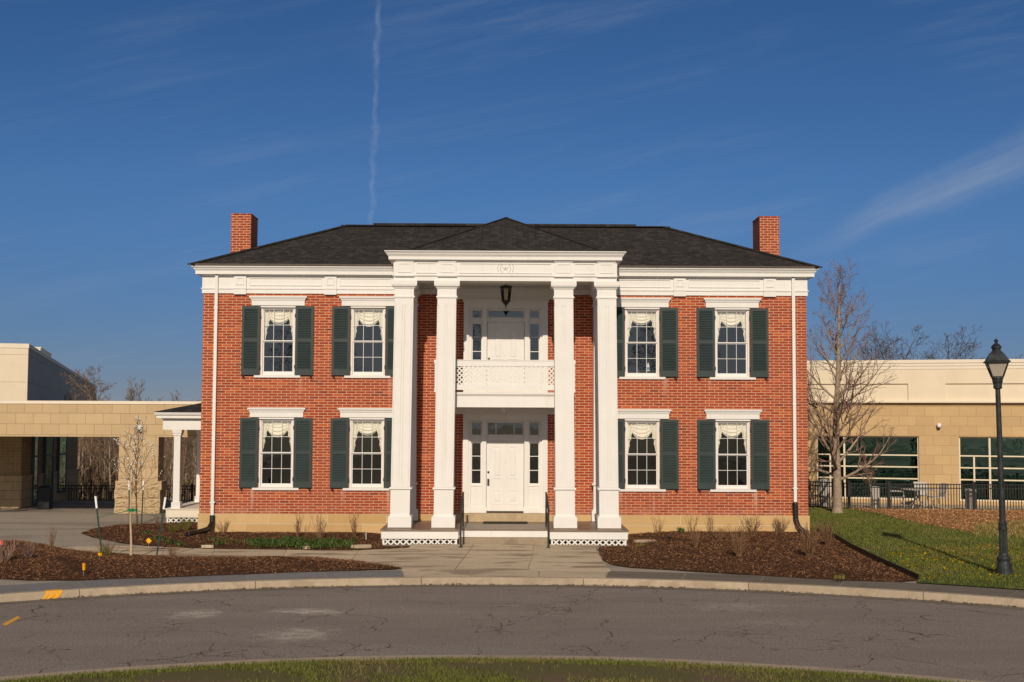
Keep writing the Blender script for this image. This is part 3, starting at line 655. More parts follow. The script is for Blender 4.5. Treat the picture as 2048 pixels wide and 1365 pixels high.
# --- roof
EX, EY, EZ, RX, RY, RZ = HX + .31, -.31, 7.40, 4.98, 3.95, 9.14
mb = MB(); ey2 = HD + .31
A, B, C_, D_ = (-EX, EY, EZ), (EX, EY, EZ), (EX, ey2, EZ), (-EX, ey2, EZ); R0, R1 = (-RX, RY, RZ), (RX, RY, RZ)
mb.face([A, B, R1, R0]); mb.face([B, C_, R1]); mb.face([C_, D_, R0, R1]); mb.face([D_, A, R0])
roof = mb.build('roof', M['roof'], house)
mb = MB()
for p, q in ((A, R0), (B, R1), (C_, R1), (D_, R0), (R0, R1)):
    p, q = Vector(p) + Vector((0, 0, .012)), Vector(q) + Vector((0, 0, .012)); mb.bar(p, q, .26, .035)
mb.bar((-4.1, RY, RZ + .05), (4.05, RY, RZ + .05), .26, .06)
mb.build('ridge_cap', M['roof'], roof)
mb = MB()
for x0, x1, y0, y1 in ((-EX - .01, EX + .01, EY - .012, EY + .10), (-EX - .01, -EX + .10, EY + .10, ey2), (EX - .10, EX + .01, EY + .10, ey2)): mb.box(x0, x1, y0, y1, 7.386, 7.425)
mb.build('gutter_edge', M['gutter'], roof)
for s in (-1, 1):                                              # end chimneys
    mb = MB(); x0, x1 = sorted((s * 7.83, s * 8.44)); mb.box(x0, x1, 3.5, 4.55, 7.0, 9.41); mb.box(x0 - .012, x1 + .012, 3.488, 4.562, 9.41, 9.445)
    mb.build('chimney', M['chimney_brick'], house)

# --- windows (one of each kind, then copies)
def make_window():
    mb = MB()                                                  # casing
    mb.box(-.475, -.428, .025, .16, .07, 1.95); mb.box(.428, .475, .025, .16, .07, 1.95); mb.box(-.428, .428, .025, .16, 1.915, 1.95); mb.box(-.428, .428, .05, .16, .07, .09)
    mb.box(-.50, .50, -.035, .03, 1.952, 1.975); mb.box(-.475, .475, -.018, .03, 1.975, 1.99)
    win = mb.build('window', M['white'], house)
    mb = MB()
    for z0, z1, y in ((.09, 1.015, .095), (1.015, 1.915, .06)):  # two sashes of six lights
        top = z1 > 1.5
        mb.box(-.428, -.398, y, y + .04, z0, z1); mb.box(.398, .428, y, y + .04, z0, z1)
        mb.box(-.398, .398, y, y + .04, z0, z0 + (.028 if top else .085)); mb.box(-.398, .398, y, y + .04, z1 - .024, z1)
        za, zb = z0 + (.028 if top else .085), z1 - .024
        for k in (-1, 1): mb.box(k * .134 - .0062, k * .134 + .0062, y + .006, y + .034, za, zb)
        mb.box(-.398, .398, y + .008, y + .032, (za + zb) / 2 - .0062, (za + zb) / 2 + .0062)
    mb.build('sash', M['white'], win)
    mb = MB(); mb.face([(-.40, .115, .12), (.40, .115, .12), (.40, .115, 1.0), (-.40, .115, 1.0)]); mb.face([(-.40, .08, 1.03), (.40, .08, 1.03), (.40, .08, 1.9), (-.40, .08, 1.9)])
    mb.build('glass_pane', M['glass'], win)
    mb = MB(); mb.box(-.64, .64, -.055, .15, .0, .068); mb.build('sill', M['white'], win)
    mb = MB(); mb.box(-.735, .735, -.045, .0, 2.005, 2.15)
    mb.loft([[(-.735 - o, -.045 - o, z), (.735 + o, -.045 - o, z), (.735 + o, .0, z), (-.735 - o, .0, z)] for o, z in ((.0, 2.15), (.02, 2.153), (.02, 2.175), (.03, 2.18), (.035, 2.205), (.06, 2.215), (.065, 2.245), (.065, 2.262), (.0, 2.272))])
    mb.build('hood', M['white'], win)
    for s in (-1, 1):
        mb = MB(); x0, x1 = sorted((s * .492, s * .995)); y0, y1 = -.072, -.03
        mb.box(x0, x0 + .068, y0, y1, .07, 1.985); mb.box(x1 - .068, x1, y0, y1, .07, 1.985)
        for a, b in ((.07, .235), (.99, 1.085), (1.905, 1.985)): mb.box(x0 + .068, x1 - .068, y0, y1, a, b)
        for a, b in ((.235, .99), (1.085, 1.905)):
            n = 17; mb.box(x0 + .068, x1 - .068, y1 - .004, y1, a, b)
            for i in range(n):
                z = a + (b - a) * (i + .5) / n; h = (b - a) / n
                mb.loft([[(x0 + .068, y0 + .004, z - h * .42), (x0 + .068, y0 + .012, z - h * .42), (x0 + .068, y1 - .006, z + h * .40), (x0 + .068, y1 - .014, z + h * .40)], [(x1 - .068, y0 + .004, z - h * .42), (x1 - .068, y0 + .012, z - h * .42), (x1 - .068, y1 - .006, z + h * .40), (x1 - .068, y1 - .014, z + h * .40)]])
        xo = x1 - .06 if s > 0 else x0 + .06                    # S-shaped holdback under the outer corner, hinges on the inner edge
        mb.tube([(xo - .05, -.085, .075), (xo, -.095, .055), (xo + .035, -.09, .03), (xo + .03, -.085, -.02), (xo, -.08, -.035)], .011, 6, 1); mb.box(xo - .02, xo + .02, -.09, -.0, .02, .045, 1)
        xi = s * .485
        for z in (.30, 1.72): mb.box(xi - .014, xi + .014, -.08, -.03, z - .05, z + .05, 1)
        mb.build('shutter', [M['shutter'], M['black']], win)
    return win
win0 = make_window(); first = True
for z in (Z0U, Z0L):
    for x in WX:
        if first: win0.location = (x, 0, z); first = False
        else: copy_tree(win0, house, (x, 0, z))
# --- curtains hanging inside the windows
def make_curtain(seed, droop):
    rs = random.Random(seed); mb = MB(); nu, nv = 28, 22
    def grid(fn, nu, nv):
        b = len(mb.v)
        for i in range(nu + 1):
            for j in range(nv + 1): mb.v.append(fn(i / nu, j / nv))
        for i in range(nu):
            for j in range(nv): a = b + i * (nv + 1) + j; mb.f.append((a, a + nv + 1, a + nv + 2, a + 1)); mb.m.append(0)
    def swag(u, v):
        x = (u * 2 - 1) * .335; c = 1 - (u * 2 - 1) ** 2; bot = .07 + (.33 + droop) * max(c, 0) ** .6
        z = 1.89 - v * bot; return (x * (1 - .05 * v), .20 - .085 * (c + .2) * abs(math.sin(v * math.pi * 4.0 + .4)) * (.5 + .5 * v), z)
    grid(swag, nu, nv)
    for s in (-1, 1):
        w0 = .20 + rs.uniform(-.01, .02); L = .92 + rs.uniform(-.06, .12)
        def jabot(u, v, s=s, w0=w0, L=L):
            inner = w0 * (1 - .72 * v) + .018 * math.sin(v * 21) * v; x = .412 - u * inner
            l = L * (1 - .35 * u) ; return (s * x, .175 - .03 * math.sin(u * math.pi * 4) * (1 - .4 * v) - .02 * u, 1.89 - v * l)
        grid(jabot, 16, 18)
    mb.box(-.41, .41, .21, .225, 1.88, 1.91)
    return mb.build('curtain', M['curtain'], None, smooth=True, recalc=False)
cur = [make_curtain(q, d) for q, d in enumerate((0.0, .05, -.03, .02, .04, -.02, .06, .01))]
cl = ['window left of the upper porch farther out', '']
names = {(0, 0): 'cream swag curtain inside the upstairs window nearest the left downspout', (0, 1): 'cream swag curtain upstairs, in the window just left of the portico columns', (0, 2): 'cream swag curtain upstairs, in the window just right of the portico columns', (0, 3): 'cream swag curtain inside the upstairs window nearest the right downspout',
         (1, 0): 'cream swag curtain in the ground floor window nearest the left downspout', (1, 1): 'cream swag curtain in the ground floor window just left of the columns', (1, 2): 'cream swag curtain in the ground floor window just right of the columns', (1, 3): 'cream swag curtain in the ground floor window nearest the right downspout'}
used = [False] * 8
for i, z in enumerate((Z0U, Z0L)):
    for j, x in enumerate(WX):
        k = i * 4 + j; o = cur[k]
        if used[k]: o = o.copy(); COL.objects.link(o)
        used[k] = True; o.location = (x, YF, z); tag(o, names[(i, j)], 'curtain', 'swag curtains in the house windows')
        if j in (1, 3): o.scale = (-1, 1, 1)

# --- door units
def door_unit(z0, zd, zt0, zt1, ztop, head):
    s = .02
    mb = MB()
    for a, b in ((-1.15, -1.0), (1.04, 1.19)): mb.box(a, b, -.05, .06, z0, ztop); mb.box(a + .03, b - .03, -.065, -.05, z0 + .2, ztop - .12)
    mb.box(-1.15, 1.19, -.055, .06, ztop, ztop + .13); mb.box(-1.18, 1.22, -.085, .05, ztop + .13, ztop + head); mb.box(-1.0, 1.04, -.02, .10, ztop - .05, ztop)
    for a, b in ((-1.0, -.93), (.97, 1.04)): mb.box(a, b, .02, .20, z0, ztop - .05)
    for a, b in ((-.635, -.505), (.545, .675)):                   # mullion pilasters with cap and base
        mb.box(a, b, .03, .22, z0, ztop - .05); mb.box(a - .012, b + .012, .015, .03, z0, z0 + .16); mb.box(a - .015, b + .015, .01, .03, ztop - .085, ztop - .05)
    mb.box(-.505, .545, .09, .22, zd + .005, zt0 - .03); mb.box(-.505, .545, .07, .09, zt0 - .075, zt0 - .03)
    for a, b in ((-.93, -.635), (.675, .97)): mb.box(a, b, .10, .20, zd - .02, zt0 - .03); mb.box(a, b, .09, .2, ztop - .085, ztop - .05)
    mb.box(-.505, .545, .09, .2, ztop - .085, ztop - .05)
    sur = mb.build('door_surround', M['white'], house)
    lz = max(z0 + .10, z0 + .78)
    for a, b in ((-.93, -.635), (.675, .97)):                      # sidelights: panel below, three lights, little light above
        mb = MB(); mb.box(a, b, .11, .2, z0, lz); mb.box(a, b, .09, .11, lz - .05, lz); mb.box(a, b, .085, .11, z0, z0 + .15)
        for q in ((a + .05, b - .05, z0 + .22, z0 + .235), (a + .05, b - .05, lz - .125, lz - .11), (a + .05, a + .065, z0 + .235, lz - .125), (b - .065, b - .05, z0 + .235, lz - .125)): mb.box(q[0], q[1], .1, .11, q[2], q[3])
        for a_, b_, c, d, n in ((a, b, lz, zd - .02, 3), (a, b, zt0 - .03, ztop - .085, 1)):
            mb.box(a_, a_ + .028, .12, .17, c, d); mb.box(b_ - .028, b_, .12, .17, c, d); mb.box(a_ + .028, b_ - .028, .12, .17, c, c + .03); mb.box(a_ + .028, b_ - .028, .12, .17, d - .03, d)
            for i in range(1, n): z = c + (d - c) * i / n; mb.box(a_ + .028, b_ - .028, .125, .165, z - .009, z + .009)
        mb.build('sidelight', M['white'], sur)
        mb = MB(); mb.face([(a, .15, lz), (b, .15, lz), (b, .15, zd), (a, .15, zd)]); mb.face([(a, .15, zt0), (b, .15, zt0), (b, .15, ztop - .1), (a, .15, ztop - .1)]); mb.build('sidelight_glass', M['glass'], sur)
    mb = MB()
    mb.box(-.505, -.465, .12, .17, zt0 - .03, ztop - .085); mb.box(.505, .545, .12, .17, zt0 - .03, ztop - .085); mb.box(-.465, .505, .12, .17, zt0 - .03, zt0 + .01); mb.box(-.465, .505, .12, .17, ztop - .115, ztop - .085)
    if z0 < 2:
        for x in (-.24, .265): mb.box(x - .01, x + .01, .125, .165, zt0 + .01, ztop - .115)
    mb.build('transom', M['white'], sur)
    mb = MB(); mb.face([(-.47, .15, zt0), (.51, .15, zt0), (.51, .15, ztop - .10), (-.47, .15, ztop - .10)]); mb.build('transom_glass', M['glass'], sur)
    mb = MB(); x0, x1 = -.495, .535; mb.box(x0, x1, .15, .2, z0 + .045, zd)       # leaf with four raised panels
    H = zd - z0 - .045
    for cx in (-.195, .235):
        for a, b in ((.10, .30), (.47, .93)):
            za, zb = z0 + .045 + H * a, z0 + .045 + H * b; w = .135
            for q, r, y in (((cx - w, cx + w, za, za + .02), 0, .138), ((cx - w, cx + w, zb - .02, zb), 0, .138), ((cx - w, cx - w + .02, za + .02, zb - .02), 0, .138), ((cx + w - .02, cx + w, za + .02, zb - .02), 0, .138)): mb.box(q[0], q[1], y, .15, q[2], q[3])
            mb.loft([[(cx - w + .05, .15, za + .07), (cx + w - .05, .15, za + .07), (cx + w - .05, .15, zb - .07), (cx - w + .05, .15, zb - .07)], [(cx - w + .075, .139, za + .095), (cx + w - .075, .139, za + .095), (cx + w - .075, .139, zb - .095), (cx - w + .075, .139, zb - .095)]])
    if z0 < 2: mb.box(x0, x1, .14, .2, z0, z0 + .043, 1); mb.lathe([(.001, -.006), (.011, -.004), (.011, .004), (.001, .006)], (.02, .147, z0 + 1.38), 8, 1)
    d = mb.build('front_door' if z0 < 2 else 'balcony_door', [M['white'], M['door_bronze']], house)
    mb = MB(); X = x0 + .05
    zk = z0 + (1.12 if z0 < 2 else .98)
    mb.lathe([(.001, 0), (.026, 0), (.03, .012), (.03, .03), (.02, .045), (.001, .05)], (0, 0, 0), 12); mb.move(Matrix.Translation((X, .15, zk)) @ Matrix.Rotation(math.pi / 2, 4, 'X'))
    mb.build('knob', M['door_bronze'], d); mb = MB()
    if z0 < 2:
        mb.box(X - .03, X + .03, .138, .15, z0 + .74, z0 + .93); mb.tube([(X, .14, z0 + .9), (X, .095, z0 + .88), (X, .09, z0 + .80), (X, .14, z0 + .77)], .011, 6)
    if z0 < 2: mb.build('handle', M['door_bronze'], d)
door_unit(.58, 2.55, 2.73, 3.24, 3.18, .15)
door_unit(3.87, 5.87, 6.0, 6.30, 6.30, .20)
mb = MB(); mb.rect(.02, -.17, 1.12, .19, [(0, .30), (0, .57), (-.015, .585)]); mb.build('door_sill', M['sill_stone'], house)
mb = MB(); mb.box(-1.42, 1.46, -.045, 0, 6.50, 6.98); mb.box(-1.45, 1.49, -.075, 0, 6.78, 6.82); mb.box(-1.45, 1.49, -.09, 0, 6.87, 6.95); mb.build('door_frieze', M['white'], house)

# --- portico
CY = -2.24                                                     # column centre line
CX = ((-2.675, .0105), (-1.56, .0085), (1.565, -.0085), (2.69, -.0105))
def column(x, lean, y, hx, hy, flute=True):
    z0, z1 = .37, 6.74; lz = lambda z: lean * (z - z0)
    def rect(mb, prof):
        mb.loft([[(x - hx - o + lz(z), y - hy - o, z), (x + hx + o + lz(z), y - hy - o, z), (x + hx + o + lz(z), y + hy + o, z), (x - hx - o + lz(z), y + hy + o, z)] for o, z in prof])
    mb = MB()
    zs0, zs1, za, zb = 1.41, 6.30, 1.56, 6.10; fw = .032
    # shaft with a sunk flute down the middle of each face
    yf = y - hy
    rect(mb, [(0.004, 1.30), (0.0, zs0), (-.004, zs1)])
    shaft = mb.build('column' if flute else 'pilaster', M['white'], house)
    if flute:
        mb = MB()                                              # raised fillets each side of the groove and face boards
        for a, b in ((-hx, -hx + .030), (-hx + .042, -fw - .006), (-fw + .006, fw - .006), (fw + .006, hx - .042), (hx - .030, hx)):
            pts = [(x + a + lz(za), yf - .028, za), (x + b + lz(za), yf - .028, za), (x + b + lz(zb), yf - .028, zb), (x + a + lz(zb), yf - .028, zb)]
            back = [(p[0], yf + .01, p[2]) for p in pts]; mb.loft([back, pts])
        for c, d in ((zs0 + .01, za), (zb, zs1 - .02)): mb.loft([[(x - hx + lz(c), yf + .01, c), (x + hx + lz(c), yf + .01, c), (x + hx + lz(d), yf + .01, d), (x - hx + lz(d), yf + .01, d)], [(x - hx + .012 + lz(c), yf - .028, c), (x + hx + lz(c), yf - .028, c), (x + hx - .0 + lz(d), yf - .028, d), (x - hx + .0 + lz(d), yf - .028, d)]])
        mb.build('fluted_face', M['white'], shaft)
    mb = MB(); rect(mb, [(.035, z0 + .30), (.035, z0 + .31), (.010, z0 + .335), (.004, z0 + .36), (.004, 1.36), (.035, 1.365), (.045, 1.385), (.035, 1.41), (.006, 1.425)])
    rect(mb, [(.055, z0 + .03), (.055, z0 + .30), (.0, z0 + .302)])
    mb.build('base', M['white'], shaft)
    mb = MB(); rect(mb, [(.065, z0), (.065, z0 + .03)]); mb.build('plinth', M['deck'], shaft)
    mb = MB(); rect(mb, [(0, 6.29), (.022, 6.295), (.03, 6.32), (.022, 6.345), (.004, 6.35), (.002, 6.53), (.018, 6.535), (.03, 6.56), (.05, 6.585), (.06, 6.59), (.075, 6.595), (.085, 6.64), (.085, 6.735), (0, 6.737)])
    mb.build('capital', M['white'], shaft)
for x, l in CX: column(x, l, CY, .245, .245)
for x in (-2.665, 2.68): column(x, 0, -.16, .235, .16, False)
# entablature: a beam round three sides, panelled
mb = MB(); EXh, EYf = 2.885, -2.50
def ent_ring(prof, mi=0):
    for (o, z), (o2, z2) in zip(prof, prof[1:]):
        mb.face([(-EXh - o, 0, z), (-EXh - o, EYf - o, z), (-EXh - o2, EYf - o2, z2), (-EXh - o2, 0, z2)]); mb.face([(-EXh - o, EYf - o, z), (EXh + o, EYf - o, z), (EXh + o2, EYf - o2, z2), (-EXh - o2, EYf - o2, z2)]); mb.face([(EXh + o, EYf - o, z), (EXh + o, 0, z), (EXh + o2, 0, z2), (EXh + o2, EYf - o2, z2)])
ent_ring([(-.52, 6.90), (-.52, 6.74), (.0, 6.74), (.0, 6.84), (.03, 6.855), (.04, 6.875), (.01, 6.89), (.01, 7.28)])
yb = EYf - .01
for cx, l in CX:
    x = cx + l * 6.7; hw = .235
    mb.box(x - hw, x + hw, yb - .035, yb, 6.84, 7.28); mb.box(x - hw - .015, x + hw + .015, yb - .058, yb - .035, 6.845, 6.885); mb.box(x - hw - .01, x + hw + .01, yb - .055, yb - .035, 7.225, 7.27)
    for a, b, c, d in ((-.17, .17, 6.945, 6.965), (-.17, .17, 7.165, 7.185), (-.17, -.15, 6.965, 7.165), (.15, .17, 6.965, 7.165)): mb.box(x + a, x + b, yb - .05, yb - .035, c, d)
for x0, x1 in ((-2.31, -1.78), (-1.19, 1.205), (1.79, 2.33)):
    for a, b, c, d in ((x0, x1, 6.93, 6.955), (x0, x1, 7.18, 7.205), (x0, x0 + .025, 6.955, 7.18), (x1 - .025, x1, 6.955, 7.18)): mb.box(a, b, yb - .022, yb, c, d)
ent = mb.build('entablature', M['white'], house)
mb = MB()                                                       # star in a wreath ring
cx, cz = .005, 7.07
def ringz(r0, r1, y, a0=0, a1=2 * math.pi, n=40):
    rings = []
    for i in range(n + 1): a = a0 + (a1 - a0) * i / n; c, s = math.cos(a), math.sin(a); rings.append([(cx + c * r0, y, cz + s * r0), (cx + c * (r0 + r1) / 2, y - .022, cz + s * (r0 + r1) / 2), (cx + c * r1, y, cz + s * r1)])
    mb.loft(rings, 0, False)
ringz(.118, .148, yb); ringz(.19, .215, yb, R_(130), R_(230), 16); ringz(.19, .215, yb, R_(-50), R_(50), 16)
star = [(cx + r * math.sin(math.pi * k / 5), yb - .003, cz + r * math.cos(math.pi * k / 5)) for k in range(10) for r in [.105 if k % 2 == 0 else .034]]
for i in range(10): mb.face([star[i], star[(i + 1) % 10], (cx, yb - .034, cz)])
mb.build('star_emblem', M['white'], ent)
mb = MB(); zc = 7.24
prof = [(.0, zc), (.03, zc + .02), (.06, zc + .03), (.13, zc + .035), (.13, zc + .12), (.145, zc + .125), (.15, zc + .14), (.17, zc + .155), (.19, zc + .20), (.215, zc + .225), (.23, zc + .23), (.23, zc + .262), (.0, zc + .275)]
ring_prof(mb, -EXh, EXh, EYf, .3, prof); mb.build('portico_cornice', M['white'], house)
mb = MB(); mb.face([(-2.4, -2.0, 6.9), (2.4, -2.0, 6.9), (2.4, 0, 6.9), (-2.4, 0, 6.9)]); mb.build('portico_ceiling', M['white'], house)
PE, PY, PZ, PA, PAZ = EXh + .24, EYf - .24, 7.515, .45, 8.86; QE, QY = 2.66, EYf + .20
mb = MB(); yr = EY + (PAZ - EZ) / .409 + .25; yv = .25
apx = (0.01, PA, PAZ); bck = (0.01, yr, PAZ); l, r = (-QE, QY, PZ), (QE, QY, PZ); mb.box(-PE, PE, PY, .2, PZ - .01, PZ + .004)
mb.face([l, r, apx]); mb.face([r, (QE, yv, PZ), bck, apx]); mb.face([(-QE, yv, PZ), l, apx, bck])
pr_ = mb.build('portico_roof', M['roof'], house)
mb = MB()
for p, q in ((l, apx), (r, apx), (apx, bck)): mb.bar(Vector(p) + Vector((0, 0, .012)), Vector(q) + Vector((0, 0, .012)), .12, .012)
mb.box(-PE - .01, PE + .01, PY - .012, PY + .08, 7.503, 7.535); mb.box(-PE - .01, -PE + .07, PY + .08, .2, 7.503, 7.535); mb.box(PE - .07, PE + .01, PY + .08, .2, 7.503, 7.535)
mb.build('ridge_cap', M['roof'], pr_)

# --- balcony
BX, BYF = 1.785, -1.86
mb = MB(); ring_prof(mb, -BX + .06, BX - .06, BYF + .06, -.03, [(-.0, 3.48), (0, 3.77), (.02, 3.78), (.03, 3.80), (.05, 3.815), (.055, 3.83), (.055, 3.87), (0, 3.875)])
mb.box(-BX + .02, BX - .02, -.06, -.003, 3.30, 3.479)
bal = mb.build('balcony', M['white'], house)
mb = MB()
for x in (-BX, BX):
    mb.box(x - .055, x + .055, BYF - .055, BYF + .055, 3.872, 4.70); mb.box(x - .07, x + .07, BYF - .07, BYF + .07, 4.62, 4.72); mb.box(x - .065, x + .065, BYF - .065, BYF + .065, 3.872, 3.95)
mb.box(-BX + .055, BX - .055, BYF - .035, BYF + .035, 4.555, 4.70); mb.box(-BX + .055, BX - .055, BYF - .05, BYF + .05, 4.70, 4.725)
mb.box(-BX + .055, BX - .055, BYF - .03, BYF + .03, 3.93, 4.075)
for x in (-BX, BX): mb.box(x - .03, x + .03, BYF + .055, -.02, 4.58, 4.70); mb.box(x - .03, x + .03, BYF + .055, -.02, 3.93, 4.06)
mb.build('railing', M['white'], bal)
def lattice(mb, x0, x1, z0, z1, y, pitch, w, t=.012):
    H = z1 - z0; k = -int(H / pitch) - 2
    while x0 + k * pitch < x1 + H:
        for sgn, yy in ((1, y), (-1, y + t)):
            a = x0 + k * pitch; p = [a, z0]; q = [a + H, z1] if sgn > 0 else [a + H, z0]
            if sgn < 0: p = [a, z1]
            # clip to x range
            (xa, za), (xb, zb) = p, q
            if xb > x0 and xa < x1:
                if xa < x0: f = (x0 - xa) / (xb - xa); xa, za = x0, za + (zb - za) * f
                if xb > x1: f = (x1 - xa) / (xb - xa); xb, zb = x1, za + (zb - za) * f
                if xb - xa > .01: mb.bar((xa, yy + t / 2, za), (xb, yy + t / 2, zb), t * .98, w, 0, (-sgn * .7071, 0, .7071))
        k += 1
mb = MB(); lattice(mb, -BX + .055, BX - .055, 4.07, 4.56, BYF - .012, .118, .034)
for x in (-1.02, -.30, .36, 1.0): mb.box(x - .012, x + .012, BYF + .014, BYF + .028, 4.07, 4.56)
mb.build('lattice_panel', M['white'], bal)
# --- deck, skirts, step
mb = MB(); ring_prof(mb, -3.12, -1.16, -2.83, -.03, [(0, .335), (.02, .335), (.02, .368), (0, .37)]); ring_prof(mb, 1.16, 3.14, -2.83, -.03, [(0, .335), (.02, .335), (.02, .368), (0, .37)]); mb.box(-1.139, 1.139, -2.62, -.03, .337, .372)
deck = mb.build('porch_deck', M['deck'], house)
mb = MB()
for a, b in ((-3.11, -1.16), (1.16, 3.13)): mb.box(a, b, -2.82, -2.78, .14, .334); mb.box(a, a + .04, -2.78, -.03, .14, .334); mb.box(b - .04, b, -2.78, -.03, .14, .334)
mb.box(-1.158, 1.158, -2.60, -2.56, .17, .336)
mb.build('fascia', M['white'], deck)
for a, b in ((-3.08, -1.19), (1.19, 3.10)):
    mb = MB(); lattice(mb, a + .05, b - .05, -.02, .138, -2.775, .158, .036)
    mb.box(a, a + .05, -2.79, -2.755, -.04, .139); mb.box(b - .05, b, -2.79, -2.755, -.04, .139); mb.box(a + .05, b - .05, -2.79, -2.755, -.05, -.02); mb.box(a + .05, b - .05, -2.74, -2.73, -.05, .139, 1)  # dark sheet behind the lattice paints the shade under the deck
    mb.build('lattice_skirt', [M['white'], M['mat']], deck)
mb = MB(); mb.rect(0, -2.40, 1.15, .19, [(0, -.05), (0, .155), (-.012, .168)]); mb.build('step', M['step'], deck)

# --- downspouts
for s, zb in ((-1, .42), (1, .86)):
    mb = MB(); x = s * 8.02; mb.box(x - .042, x + .042, -.115, -.045, zb, 7.12); mb.box(x - .075, x + .075, -.12, -.04, zb + .42, zb + .45)
    for z in (3.6, 6.2): mb.box(x - .05, x + .05, -.12, -.03, z, z + .04)
    dsp = mb.build('downspout', M['white'], house)
    mb = MB()
    if s < 0: path = [(x, -.08, .50), (x, -.10, .27), (x - .03, -.34, .15), (x - .09, -.78, .13), (x - .19, -1.22, .12), (x - .30, -1.58, .10)]
    else: path = [(x, -.08, .92), (x + .01, -.09, .45), (x + .07, -.11, .25), (x + .20, -.16, .12), (x + .32, -.22, .07)]
    fine = []
    for i in range(len(path) - 1):
        for k in range(10): fine.append(Vector(path[i]).lerp(Vector(path[i + 1]), k / 10))
    mb.tube(fine, [.066 + .010 * (i % 2) for i in range(len(fine))], 12)
    mb.build('elbow_pipe', M['plastic'], dsp, smooth=True)

# --- side porch on the left flank, farther back
mb = MB(); px0, px1, py0, py1 = -10.45, -8.42, 3.2, 6.6
ring_prof(mb, px0 + .1, px1, py0 + .1, py1, [(0, 2.80), (0, 3.12), (.04, 3.14), (.16, 3.15), (.16, 3.22), (.20, 3.25), (.22, 3.30), (.22, 3.33), (0, 3.34)])
sp_ = mb.build('side_porch', M['white'], house)
mb = MB(); e = .25; mb.face([(px0 - e + .1, py0 - e + .1, 3.335), (px1, py0 - e + .1, 3.335), (px1, py0 + 1.4, 3.72), (px0 + 1.4, py0 + 1.4, 3.72)]); mb.face([(px0 - e + .1, py1, 3.335), (px0 - e + .1, py0 - e + .1, 3.335), (px0 + 1.4, py0 + 1.4, 3.72), (px0 + 1.4, py1, 3.72)]); mb.face([(px0 + 1.4, py0 + 1.4, 3.72), (px1, py0 + 1.4, 3.72), (px1, py1, 3.72), (px0 + 1.4, py1, 3.72)])
mb.build('porch_roof', M['roof'], sp_, recalc=False)
for x, y in ((-9.92, 3.45), (-9.92, 6.3)):
    mb = MB(); mb.rect(x, y, .10, .10, [(.035, .42), (.035, .62), (.0, .63), (-.005, 2.62), (.02, 2.63), (.02, 2.68), (.035, 2.70), (.045, 2.80)]); mb.build('porch_post', M['white'], sp_)
mb = MB(); mb.box(-10.20, -8.43, 3.28, 6.6, .16, .40); mb.box(-10.23, -8.43, 3.25, 6.6, .40, .43); mb.build('porch_floor', M['cream_trim'], sp_)
mb = MB(); lattice(mb, -10.15, -8.5, -.02, .16, 3.33, .16, .04); mb.box(-10.18, -10.13, 3.31, 3.35, -.05, .16); mb.box(-10.13, -8.5, 3.37, 3.38, -.05, .16, 1); mb.build('lattice_skirt', [M['white'], M['mat']], sp_)  # dark sheet at the back stands in for shade below the floor

# ------------------------------------------------------------------ things on and at the house
# hanging lantern under the portico ceiling
lan = empty('hanging_lantern', (.02, YF - 1.15, 6.28), 0, 'black iron lantern hanging above the balcony door', 'lantern')
mb = MB(); mb.lathe([(.005, .63), (.012, .62), (.012, .50)], n=8); mb.lathe([(.06, .62), (.06, .60), (.012, .59)], n=10); mb.lathe([(.03, .50), (.155, .475), (.165, .455), (.165, .43), (.14, .425), (.14, .41)], n=6)
mb.lathe([(.115, .09), (.125, .085), (.125, .06), (.10, .04), (.055, -.02), (.03, -.045), (.016, -.06), (.022, -.075), (.012, -.095), (.004, -.13)], n=6)
for j in range(6):
    a = math.pi / 3 * j; mb.bar((.11 * math.cos(a), .11 * math.sin(a), .08), (.145 * math.cos(a), .145 * math.sin(a), .43), .016, .016)
    for k in range(1, 7):
        t = k / 7; r = (.11 + .035 * t) * .985; b_ = a + math.pi / 3; z = .08 + .35 * t; mb.bar((r * math.cos(a), r * math.sin(a), z - .02 * (k % 2)), (r * math.cos(b_), r * math.sin(b_), z + .02 * (k % 2)), .007, .007)
mb.build('lantern_frame', M['black'], lan)
mb = MB(); mb.lathe([(.10, .08), (.133, .43)], n=6); mb.build('lantern_glass', mat_glass('amber_glass', .04, (.9, .82, .66)), lan)
# flush light under the balcony
mb = MB(); mb.lathe([(.02, .09), (.10, .09), (.11, .075), (.10, .06), (.03, .055), (.028, .03), (.05, .015), (.05, -.01), (.015, -.03), (.001, -.032)], n=14)
o = mb.build('porch_light', M['white_plastic'], None, smooth=True, loc=(-.03, YF - 1.2, 3.40)); tag(o, 'small white ceiling light under the balcony floor above the front door', 'ceiling light')
mb = MB(); mb.rect(0, 0, .60, .27, [(-.01, 0), (0, .003), (0, .013), (-.012, .018)]); o = mb.build('doormat', M['mat'], None, loc=(.03, YF - .72, .373)); tag(o, 'dark rectangular doormat lying before the white front door', 'doormat')
for s, lab in ((-1, 'black metal handrail left of the front steps'), (1, 'black metal handrail right of the front steps')):
    hr = empty('handrail', (s * 1.085 + .01, 31.15, 0), 0, lab, 'handrail', 'handrails at the front steps'); mb = MB()
    mb.box(-.022, .022, -.03, .03, 0, .93); mb.build('front_post', M['black'], hr)
    mb = MB(); mb.box(-.022, .022, 1.72, 1.78, .374, 1.24); mb.build('rear_post', M['black'], hr)
    mb = MB(); mb.bar((0, -.04, .92), (0, 1.80, 1.25), .05, .03); mb.bar((0, .03, .52), (0, 1.72, .85), .03, .02); mb.build('rail', M['black'], hr)
    mb = MB(); mb.box(-.055, .055, -.06, .06, .004, .015); mb.build('foot_plate', M['black'], hr)
